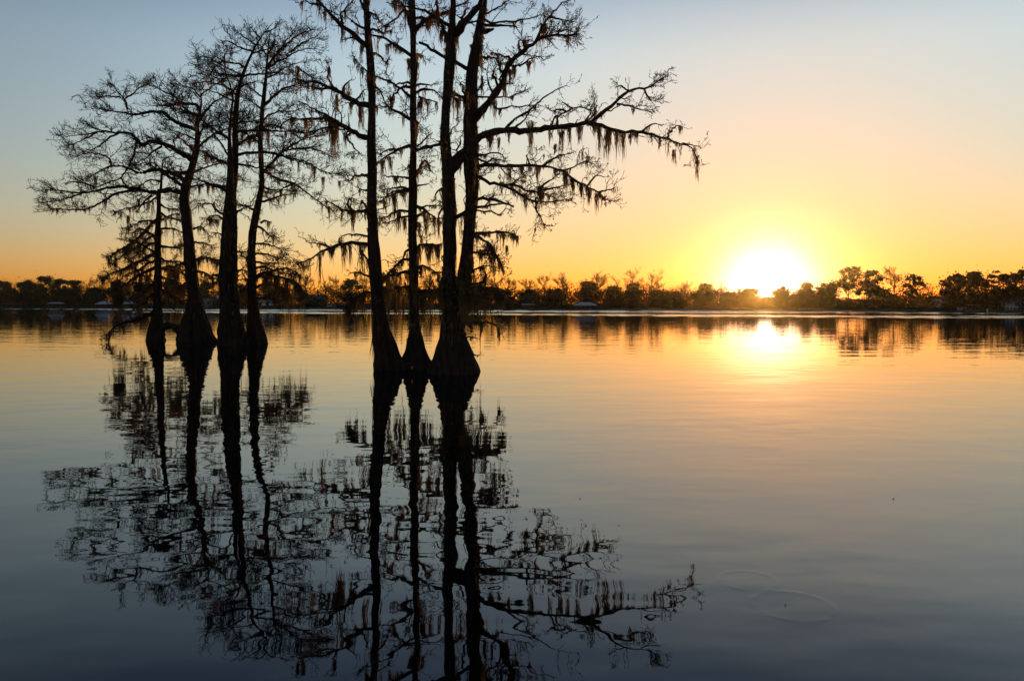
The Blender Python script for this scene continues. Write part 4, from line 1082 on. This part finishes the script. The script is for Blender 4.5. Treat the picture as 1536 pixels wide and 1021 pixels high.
def far_tree(kind_, name, label, x, ytop, wpx, back, seed, group, squash=1.0):
    rng = np.random.default_rng(seed)
    b = shore_pt(x, back)
    b[2] = ground_z(back) - .1
    d = b[1]
    H = max(2.0, at(x, ytop, d)[2] - b[2])
    Wd = wpx / FPX * d
    root = thing(name, label, 'tree', b, group)
    if kind_ == 'bare':
        P, R, Q, QR = far_limbs(b, H * .93, Wd, rng, 17)
        m = MB()
        m.tube(P, R, 7)
        tr = m.build('trunk', M['far_bark'], root, True)
        m = MB()
        m.tubes(Q, QR, 5)
        a, ar = sprout(Q, QR, .42, Wd * .26, rng, 5, .15, .8, .6, .55, .8, .022, .6)
        a2, ar2 = sprout(P[None][:, 7:], R[None][:, 7:], .35, Wd * .3, rng, 5, .1, .5, .8, .6, .8, .022, .4)
        a, ar = np.concatenate([a, a2]), np.concatenate([ar, ar2])
        m.tubes(a, ar, 3)
        c, cr = sprout(a, ar, .28, Wd * .12, rng, 4, .1, .75, .7, .45, .9, .017, .7)
        m.tubes(c, cr, 3)
        e, er = sprout(c, cr, .30, .65, rng, 3, .1, .75, .7, .35, .9, .014, .8)
        m.tubes(e, er, 3)
        pts = np.concatenate([e[:, -1], e[:, 1], c[:, -1]])
        m.cards(pts[rng.random(len(pts)) < .35], .04, rng)
        m.build('crown', M['far_twig'], root)
        return
    if kind_ == 'pine':
        P, R, Q, QR = far_limbs(b, H, Wd, rng, 9)
        m = MB()
        m.tube(P, R, 7)
        m.build('trunk', M['far_bark'], root, True)
        m = MB()
        ln = Wd * .5 * rng.uniform(.35, 1.0, 15)
        t = np.sort(rng.uniform(.40, .98, 15))
        th = rng.uniform(0, 6.28, 15)
        p, T_, r = sample(P[None], R[None], np.zeros(15, int), t)
        g = np.linspace(0, 1, 6)
        D = np.stack([np.cos(th), np.sin(th), rng.uniform(-.05, .45, 15)], 1)
        Q = p[:, None] + (ln * (1.25 - .75 * t))[:, None, None] * D[:, None] * g[:, None]
        m.tubes(Q, .05 * (1 - g)[None] + .02 + 0 * ln[:, None], 5)
        for q in Q:                                                 # flat plates of needles towards each limb's end
            for f in (.55, .8, 1.0):
                c = q[0] + (q[-1] - q[0]) * f
                s = rng.uniform(.45, .95) * Wd / 9
                k = int(26 * max(.6, s))
                C = c + rng.normal(size=(k, 3)) * np.array([s, s, s * .38])
                m.cards(C, .24, rng)
        m.build('crown', M['needle'], root)
        return
    low_, hi_ = (.06, 1.0) if kind_ == 'leaf' else (.36, 1.0)
    # broad leafy crown: uneven lobes filled with leaf clumps, gaps between them
    P, R, Q, QR = far_limbs(b, H * .95, Wd, rng, 8)
    m = MB()
    m.tube(P, R, 7)
    m.tubes(Q, QR, 5)
    m.build('trunk', M['far_bark'], root, True)
    m = MB()
    nl = int(rng.integers(22, 30)) if kind_ == 'leaf' else 24
    lob = []
    for k in range(nl):
        ph = rng.uniform(0, 6.28)
        hh = rng.uniform(low_, hi_)
        prof = math.sqrt(max(.08, 1 - ((hh - .38) / .66) ** 2))
        rad = Wd * .5 * prof * rng.uniform(.25, .82)
        sz = Wd * (rng.uniform(.10, .19) if kind_ == 'leaf' else rng.uniform(.06, .12))
        lob.append((b + np.array([math.cos(ph) * rad, math.sin(ph) * rad, min(hh * H, H - sz * .75)]), sz))
    tot = 0
    for c, sz in lob:
        k = int(230 * (sz / 1.5) ** 1.6) + 50
        v = nrm(rng.normal(size=(k, 3))) * (rng.random((k, 1)) ** .45)
        C = c + v * np.array([sz, sz, sz * .78]) * rng.uniform(.8, 1.2) * (1 + .30 * np.abs(rng.normal(size=(k, 1))) * (rng.random((k, 1)) < .3))
        m.cards(C[C[:, 2] > b[2]], .21 + .05 * rng.random(), rng)
    k = int(len(lob) * (50 if kind_ == 'leaf' else 16))
    C = b + rng.normal(size=(k, 3)) * np.array([Wd * .25, Wd * .25, H * (.22 if kind_ == 'leaf' else .13)]) + UP * H * (.38 if kind_ == 'leaf' else .62)
    m.cards(C[C[:, 2] > b[2] + .2], .26, rng)
    m.build('crown', M['leaf'], root)


FAR = [  # kind, x, top y, width, metres behind the waterline, label
 ('leaf', 6, 418, 44, 14, 'dark leafy tree cut by the left edge of the picture'),
 ('leaf', 40, 420, 42, 12, 'dark leafy tree second from the left edge, beside a dip in the skyline'),
 ('leaf', 70, 414, 36, 16, 'highest rounded dark crown on the left far shore, above the long pale roof'),
 ('leaf', 92, 418, 32, 13, 'flat-topped dark tree just right of the highest left crown'),
 ('leaf', 113, 420, 34, 12, 'dark tree between the flat-topped one and the twiggy trees on the left shore'),
 ('bare', 130, 416, 24, 20, 'small leafless tree poking above the dark trees left of the cypresses'),
 ('bare', 151, 410, 34, 18, 'taller leafless tree just left of the drooping mossy cypress'),
 ('leaf', 143, 431, 38, 9, 'low dark tree behind the hip roofs on the left shore'),
 ('leaf', 182, 421, 42, 14, 'dark tree seen through the drooping moss of the leftmost cypress'),
 ('leaf', 218, 424, 40, 12, 'dark tree behind the leftmost cypress trunk'),
 ('leaf', 258, 420, 42, 15, 'dark tree between the leftmost cypress and the bent cypress'),
 ('leaf', 305, 423, 40, 13, 'dark tree between the bent cypress and the twin-stemmed cypress'),
 ('leaf', 345, 424, 40, 12, 'dark tree behind the twin-stemmed cypress'),
 ('leaf', 372, 421, 38, 16, 'dark tree between the twin-stemmed and the right back cypress'),
 ('leaf', 410, 422, 40, 13, 'dark tree over the small gabled lake house'),
 ('bare', 436, 413, 32, 18, 'leafless tree just right of the small gabled lake house'),
 ('bare', 461, 409, 36, 17, 'leafless tree above the blue roof, left of a notch of sky'),
 ('bare', 488, 417, 28, 17, 'low leafless tree right of the notch of sky behind the parked car'),
 ('bare', 506, 413, 34, 19, 'leafless round tree over the parked car'),
 ('leaf', 527, 419, 38, 11, 'dark tree right of the parked car, left of the leaning front cypress'),
 ('bare', 545, 415, 34, 18, 'leafless tree directly behind the leaning front cypress'),
 ('leaf', 575, 428, 36, 11, 'low dark tree in the gap right of the leaning front cypress'),
 ('bare', 592, 413, 40, 18, 'leafless tree in the gap between the leaning and the thin front cypress'),
 ('leaf', 622, 430, 36, 11, 'low dark tree behind the thin front cypress'),
 ('bare', 645, 413, 36, 18, 'leafless tree between the thin cypress and the forked cypress'),
 ('leaf', 668, 430, 38, 11, 'low dark tree behind the foot of the forked cypress'),
 ('bare', 700, 414, 36, 18, 'leafless tree touching the right side of the forked cypress'),
 ('leaf', 712, 432, 36, 11, 'low dark tree just right of the forked cypress foot'),
 ('bare', 738, 408, 34, 17, 'leafless tree seen through the forked cypress twigs on the right'),
 ('bare', 764, 412, 34, 19, 'leafless tree left of the flat-roofed boathouse'),
 ('bare', 790, 411, 32, 17, 'leafless tree directly above the flat-roofed boathouse'),
 ('bare', 816, 411, 32, 20, 'leafless tree midway between the two boathouse roofs'),
 ('bare', 845, 412, 38, 18, 'wide leafless tree left of the hip-roofed boathouse'),
 ('leaf', 757, 434, 38, 10, 'low dark tree left of the flat-roofed boathouse'),
 ('leaf', 795, 434, 40, 11, 'low dark tree behind the flat-roofed boathouse'),
 ('leaf', 832, 433, 40, 10, 'low dark tree between the two boathouses'),
 ('bare', 872, 418, 28, 19, 'shorter leafless tree above the hip-roofed boathouse'),
 ('bare', 897, 402, 38, 18, 'tall leafless tree with rounded crown right above the hip-roofed boathouse'),
 ('leaf', 884, 422, 44, 11, 'broad dark tree behind the hip-roofed boathouse'),
 ('bare', 924, 413, 26, 18, 'small leafless tree between two tall leafless crowns right of the boathouse'),
 ('leaf', 922, 430, 40, 11, 'low dark tree right of the hip-roofed boathouse'),
 ('bare', 950, 402, 36, 17, 'tall golden leafless tree, left one of the pair left of the sun'),
 ('bare', 977, 402, 38, 18, 'tall golden leafless tree, right one of the pair left of the sun'),
 ('leaf', 950, 425, 32, 12, 'dark bushy tree at the foot of the golden leafless pair'),
 ('leaf', 988, 435, 42, 10, 'low dark tree between the golden pair and a small golden tree'),
 ('bare', 1026, 421, 34, 17, 'small golden leafless tree left of the round dark tree near the sun'),
 ('leaf', 1012, 437, 34, 11, 'low dark bush-like tree under the small golden leafless tree'),
 ('leaf', 1057, 425, 36, 13, 'round dark tree second left of the gap where the sun sets'),
 ('bare', 1082, 425, 26, 17, 'small golden leafless tree leaning on the round dark tree near the sun'),
 ('leaf', 1094, 438, 30, 11, 'low tree between two round trees just left of the sun'),
 ('leaf', 1123, 433, 34, 12, 'round tree glowing orange at the left side of the sun gap'),
 ('leaf', 1150, 447, 30, 16, 'lowest tree in the gap right under the setting sun'),
 ('leaf', 1172, 428, 28, 13, 'tree glowing orange at the right side of the sun gap'),
 ('leaf', 1205, 424, 42, 13, 'wide flat-topped tree right of the sun gap'),
 ('leaf', 1238, 424, 36, 12, 'tree between the flat-topped one and the tall oak right of the sun'),
 ('oak', 1272, 400, 60, 9, 'tall spreading tree with sky showing under its crown, right of the sun'),
 ('oak', 1304, 406, 46, 10, 'spreading tree with flat leaf plates just right of the tallest tree'),
 ('leaf', 1316, 432, 46, 8, 'low dark tree under the flat-plated tree, left of the vase-shaped one'),
 ('bare', 1341, 396, 40, 11, 'vase-shaped leafless tree standing alone against the golden sky'),
 ('oak', 1368, 411, 38, 9, 'small tree with clumped leaves right of the vase-shaped leafless tree'),
 ('bare', 1393, 426, 28, 11, 'sparse low leafless tree left of the open gap on the right shore'),
 ('leaf', 1430, 411, 46, 10, 'big round dark tree right of the open gap on the right shore'),
 ('leaf', 1463, 407, 42, 12, 'tall dark tree second right of the open gap'),
 ('pine', 1486, 401, 30, 13, 'thin ragged tree rising between the big dark trees on the right'),
 ('leaf', 1503, 411, 36, 11, 'dark tree behind the railed lake house on the right'),
 ('leaf', 1531, 402, 44, 12, 'tallest dark tree at the right edge of the picture'),
 ('leaf', 1566, 399, 44, 11, 'dark crown just entering at the right edge of the picture')]
NM = {'leaf': 'leafy_tree', 'bare': 'leafless_tree', 'pine': 'spreading_tree', 'oak': 'spreading_tree'}
for k, (kd, x, yt, wd, back, lab) in enumerate(FAR):
    far_tree(kd, NM[kd], lab, x, yt, wd, back, 300 + k, 'trees along the far shore')

# uncountable undergrowth at the feet of those trees
m = MB()
rg = np.random.default_rng(77)
for x in np.arange(-30, 1600, 1.6):
    gapf = .62 if 1128 < x < 1166 else (.5 if 1252 < x < 1300 else (.8 if x > 1330 else 1))
    for back in (rg.uniform(5, 9), rg.uniform(10, 18)):
        b = shore_pt(x + rg.normal() * 2, back)
        h = (3.6 + 1.1 * math.sin(x * .11 + back) * math.sin(x * .037 + 1) + rg.random() * 1.2 + back * .08) * gapf * b[1] / 250
        k = int(48 * min(1.8, b[1] / 220))
        C = b + UP * ground_z(back) + rg.normal(size=(k, 3)) * np.array([.7, .9, 0]) + UP * (rg.random((k, 1)) ** 1.1 * h)
        m.cards(C, .25, rg)
th_ = m.build('undergrowth', M['leaf'])
kind(th_, 'stuff')
tag(th_, 'dark undergrowth along the foot of the far trees', 'undergrowth')

# ---------------------------------------------------------------- buildings on the far shore
def frame(x, back):
    """origin and local axes of a building that faces the lake"""
    o = shore_pt(x, back)
    return o, o[1] / FPX


def quadroof(mb, cx, cy, z0, z1, hw, hd, rw, th=.10):
    """hip roof: eave rectangle hw x hd, ridge of half length rw"""
    e = [(-hw, -hd), (hw, -hd), (hw, hd), (-hw, hd)]
    v = [(cx + a, cy + b_, z0) for a, b_ in e] + [(cx - rw, cy, z1), (cx + rw, cy, z1)] + [(cx + a, cy + b_, z0 - th) for a, b_ in e]
    mb.add(v, [(0, 1, 5, 4), (2, 3, 4, 5), (0, 6, 7, 1), (1, 7, 8, 2), (2, 8, 9, 3), (3, 9, 6, 0), (6, 9, 8, 7)], [(1, 2, 5), (3, 0, 4)])


def gable(mb, cx, cy, z0, z1, hw, hd, th=.10):
    """gable roof, ridge running left to right"""
    v = [(cx - hw, cy - hd, z0), (cx + hw, cy - hd, z0), (cx + hw, cy, z1), (cx - hw, cy, z1), (cx - hw, cy + hd, z0), (cx + hw, cy + hd, z0)]
    v += [(a, b_, c - th) for a, b_, c in v]
    mb.add(v, [(0, 1, 2, 3), (3, 2, 5, 4), (6, 9, 8, 7), (9, 10, 11, 8), (0, 6, 7, 1), (4, 5, 11, 10), (0, 3, 9, 6), (3, 4, 10, 9), (1, 7, 8, 2), (2, 8, 11, 5)])


def boathouse(x, yr, ye, wpx, ridge_px, label, name='boathouse', roof='roof', back=-3.0, flat=False, walls=False, depth=3.2):
    o, s = frame(x, back)
    ze, zr, hw = at(x, ye, o[1])[2], at(x, yr, o[1])[2], wpx / 2 * s
    root = thing(name, label, 'boathouse', (o[0], o[1], 0), 'boathouses on the far shore')
    m = MB()
    if flat:
        m.box((o[0], o[1], (ze + zr) / 2), (hw, depth / 2, max(.08, (zr - ze) / 2)))
    else:
        quadroof(m, o[0], o[1], ze, zr, hw, depth / 2 + .3, ridge_px / 2 * s)
    m.build('roof', M[roof], root)
    m = MB()
    m.box((o[0], o[1], .42), (hw * .94, depth / 2, .07))
    m.build('deck', M['wood'], root)
    for sx in (-.9, -.3, .3, .9):
        for sy in (-.44, .44):
            m = MB()
            m.tube([(o[0] + sx * hw, o[1] + sy * depth, -.8), (o[0] + sx * hw, o[1] + sy * depth, ze - .05)], [.09, .08], 8)
            m.build('post', M['wood'], root)
    if walls:
        m = MB()
        m.box((o[0], o[1] + depth * .3, (ze + .5) / 2 + .05), (hw * .86, .06, (ze - .55) / 2))
        m.build('wall', M['dark_wall'], root)


def house(x, yr, ye, yb, wpx, label, roof='roof', wall='wall', back=10, wins=3, cat='house', depth=5.0, pane='glass'):
    o, s = frame(x, back)
    g = ground_z(back)
    zb, ze, zr, hw = g - .3, at(x, ye, o[1])[2], at(x, yr, o[1])[2], wpx / 2 * s
    root = thing('lake_house', label, cat, (o[0], o[1], g), 'houses on the far shore')
    m = MB()
    m.box((o[0], o[1], (zb + ze) / 2 - .07), (hw * .92, depth * .45, (ze - zb) / 2))
    m.build('wall', M[wall], root)
    m = MB()
    gable(m, o[0], o[1], ze, zr, hw, depth * .56)
    m.build('roof', M[roof], root)
    front = o[1] - depth * .45
    for k in range(wins):
        wx = o[0] + (k + .5 - wins / 2) * hw * 1.7 / wins
        w2, zc, h2 = hw * .45 / wins, g + (ze - g) * .55, (ze - g) * .24
        m = MB()
        for dx, dz, a, c in ((-w2, 0, .05, h2), (w2, 0, .05, h2), (0, -h2, w2, .05), (0, h2, w2, .05)):
            m.box((wx + dx, front - .03, zc + dz), (a, .05, c))
        f = m.build('window', M['white'], root)
        m = MB()
        m.box((wx, front - .015, zc), (w2 - .05, .02, h2 - .05))
        m.build('pane', M[pane], f)
    return root


boathouse(85, 453.2, 455.0, 20, 14, 'boathouse with a long thin pale roof under the highest left crown', back=-2.5)
boathouse(158, 451.8, 455.8, 25, 9, 'left one of two pale hip-roofed boathouses beside the drooping cypress', back=-2.5, walls=True)
boathouse(194, 451.8, 455.8, 22, 9, 'right one of two pale hip-roofed boathouses, behind hanging moss', back=-2.5, walls=True)
boathouse(18, 454.8, 456.0, 38, 30, 'low dark-roofed boathouse near the left edge of the picture', roof='dark_wall', back=-2.5)
house(204, 443.6, 448.6, 459, 13, 'small house with a pale roof above the right hip-roofed boathouse', back=14, wins=2)
house(316, 447.0, 450.5, 460, 27, 'pale blue lake house between the bent and the twin-stemmed cypress', back=9, wins=3)
house(404, 449.5, 452.6, 461, 25, 'small gabled lake house right of the back cypress group', wall='dark_wall', back=7, wins=2, pane='white')
house(474, 442.8, 448.6, 459, 36, 'long house with a blue-grey roof between the cypress groups', roof='blue_roof', wall='dark_wall', back=12, wins=3)
house(1409, 446.0, 448.5, 458, 14, 'narrow grey house low in the open gap on the right shore', back=8, wins=1, roof='wall')
house(1527, 449.0, 451.6, 464, 40, 'long railed lake house at the right edge of the picture', back=8, wins=4, wall='wall', roof='dark_wall')
boathouse(792, 455.6, 457.0, 19, 0, 'flat-roofed boathouse with one thin pale roof, middle of the far shore', flat=True, walls=True)

# two-tier hip roof
o, s = frame(877.5, -3)
root = thing('boathouse', 'boathouse with a two-tier pale hip roof, left of the tall golden trees', 'boathouse', (o[0], o[1], 0), 'boathouses on the far shore')
z1, z2, z3 = at(877, 457.8, o[1])[2], at(877, 456.2, o[1])[2], at(877, 453.2, o[1])[2]
m = MB()
quadroof(m, o[0], o[1], z1, z2 + .35, 17.5 * s, 3.0, 12 * s)
m.build('lower_roof', M['roof'], root)
m = MB()
quadroof(m, o[0], o[1], z2 + .02, z3, 10.5 * s, 1.7, 8.6 * s)
m.build('upper_roof', M['roof'], root)
m = MB()
m.box((o[0], o[1], .42), (15 * s, 2.4, .07))
m.build('deck', M['wood'], root)
for sx in (-14, -7, 0, 7, 14):
    for sy in (-2.2, 2.2):
        m = MB()
        m.tube([(o[0] + sx * s, o[1] + sy, -.8), (o[0] + sx * s, o[1] + sy, z1 - .12)], [.09, .08], 8)
        m.build('post', M['wood'], root)

# railing in front of the right-hand house, each panel with its posts
o, s = frame(1525, 5)
g = ground_z(5)
root = thing('railing', 'pale two-bar railing in front of the long lake house at the right edge', 'railing', (o[0], o[1], g))
za = at(1525, 458, o[1])[2]
m = MB()
for zz in (za, (za + g) / 2 + .1):
    m.box((o[0], o[1], zz), (17 * s, .04, .05))
m.build('rail', M['white'], root)
for k in range(7):
    m = MB()
    m.box((o[0] + (k - 3) * 5.5 * s, o[1], (za + g) / 2 - .1), (.05, .05, (za - g) / 2 + .1))
    m.build('post', M['white'], root)

# pump shed, dock and mooring post on the right shore
o, s = frame(1442, 1.5)
g = ground_z(1.5)
root = thing('pump_shed', 'small pale box-like shed on the bank below the tall dark right trees', 'shed', (o[0], o[1], g))
zt = at(1442, 460.5, o[1])[2]
m = MB()
m.box((o[0], o[1], (zt + g) / 2 - .1), (5.2 * s, .7, (zt - g) / 2 + .1))
m.build('wall', M['wall'], root)
m = MB()
quadroof(m, o[0], o[1], zt + .02, zt + .22, 6 * s, .9, 4 * s, .05)
m.build('roof', M['dark_wall'], root)
m = MB()
m.box((o[0] + 1.5 * s, o[1] - .715, (zt + g) / 2 - .1), (1.6 * s, .02, (zt - g) * .38))
m.build('door', M['dark_wall'], root)

o, s = frame(1461, -2.5)
root = thing('dock', 'low plank dock with a thin pale handrail beside the pump shed', 'dock', (o[0], o[1], 0))
m = MB()
m.box((o[0], o[1], .42), (11 * s, 1.0, .06))
m.build('deck', M['wood'], root)
zt = at(1461, 457, o[1])[2]
m = MB()
m.box((o[0], o[1] + .9, zt), (11 * s, .03, .035))
m.build('handrail', M['wall'], root)
for k in range(5):
    m = MB()
    m.tube([(o[0] + (k - 2) * 5.2 * s, o[1] + .9, -.8), (o[0] + (k - 2) * 5.2 * s, o[1] + .9, zt - .04)], [.07, .05], 8)
    m.build('post', M['wood'], root)

o, s = frame(1480.5, -1.5)
zt = at(1480, 463.5, o[1])[2]
m = MB()
m.tube([(o[0], o[1], -.8), (o[0], o[1], zt - .3), (o[0], o[1], zt)], [.12, .11, .10], 10)
m.tube([(o[0], o[1], zt), (o[0], o[1], zt + .05), (o[0], o[1], zt + .16)], [.14, .13, .02], 10)
tag(m.build('mooring_post', M['white']), 'single white mooring post at the right shore waterline', 'post')

# white martin box on a pole between the back cypresses
o, s = frame(328, 3)
g = ground_z(3)
root = thing('birdhouse', 'small white box on a pole left of the twin-stemmed cypress', 'birdhouse', (o[0], o[1], g))
zc = at(328, 446, o[1])[2]
m = MB()
m.tube([(o[0], o[1], g - .3), (o[0], o[1], zc - .6)], [.05, .05], 8)
m.build('pole', M['wood'], root)
m = MB()
m.box((o[0], o[1], zc), (1.7 * s, .4, .6))
m.build('box', M['white'], root)
m = MB()
gable(m, o[0], o[1], zc + .62, zc + .95, 2.1 * s, .55, .05)
m.build('roof', M['white'], root)

# parked car
o, s = frame(497.5, 5.5)
g = ground_z(5.5)
root = thing('parked_car', 'pale grey car parked on the bank right of the blue-roofed house', 'car', (o[0], o[1], g))
L2, w2 = 7.4 * s, .85
prof = [(-1, .28), (-1, .62), (-.93, .80), (-.55, .92), (-.28, 1.42), (.45, 1.46), (.82, 1.0), (.98, .92), (1, .35), (.9, .25), (-.9, .25)]
m = MB()
m.prism([(o[0] + a * L2, o[1], g + z * 1.08) for a, z in prof], (0, 1, 0), w2 * 2)
m.build('body', M['wall'], root)
for a0, a1, ztop in ((-.42, .02, 1.36), (.08, .62, 1.36)):
    m = MB()
    m.prism([(o[0] + a0 * L2, o[1] - w2 - .01, g + 1.02), (o[0] + a1 * L2, o[1] - w2 - .01, g + 1.02), (o[0] + (a1 - .1) * L2, o[1] - w2 - .01, g + ztop * 1.05), (o[0] + (a0 + .14) * L2, o[1] - w2 - .01, g + ztop * 1.05)], (0, 1, 0), .03)
    m.build('window', M['glass'], root)
for a in (-.62, .6):
    for sy in (-1, 1):
        c = np.array([o[0] + a * L2, o[1] + sy * (w2 - .08), g + .32])
        m = MB()
        th = np.linspace(0, 2 * np.pi, 20, endpoint=False)
        ring = [c + np.array([.33 * math.cos(t), 0, .33 * math.sin(t)]) for t in th]
        m.prism(ring, (0, 1, 0), .24)
        wh = m.build('wheel', M['rubber'], root)
        m = MB()
        m.prism([c + np.array([.19 * math.cos(t), 0, .19 * math.sin(t)]) for t in th], (0, 1, 0), .27)
        m.build('rim', M['roof'], wh)

# ---------------------------------------------------------------- thin scattering air, added to imitate the lens-flare veil around the sun
m = MB()
m.box(((WX0 + WX1) / 2, (WY0 + WY1) / 2, 12), ((WX1 - WX0) / 2 + 8, (WY1 - WY0) / 2 + 8, 14.5))
hm = bpy.data.materials.new('flare_veil')
hm.use_nodes = True
hm.node_tree.nodes.clear()
H = Nodes(hm.node_tree)
ho = H.n('ShaderNodeOutputMaterial')
hv = H.n('ShaderNodeVolumePrincipled')
hv.inputs['Color'].default_value = (.95, .93, .90, 1)
hv.inputs['Density'].default_value = .00008
hv.inputs['Anisotropy'].default_value = .91
H.put(ho.inputs['Volume'], hv.outputs[0])
kind(m.build('flare_haze', hm), 'stuff')
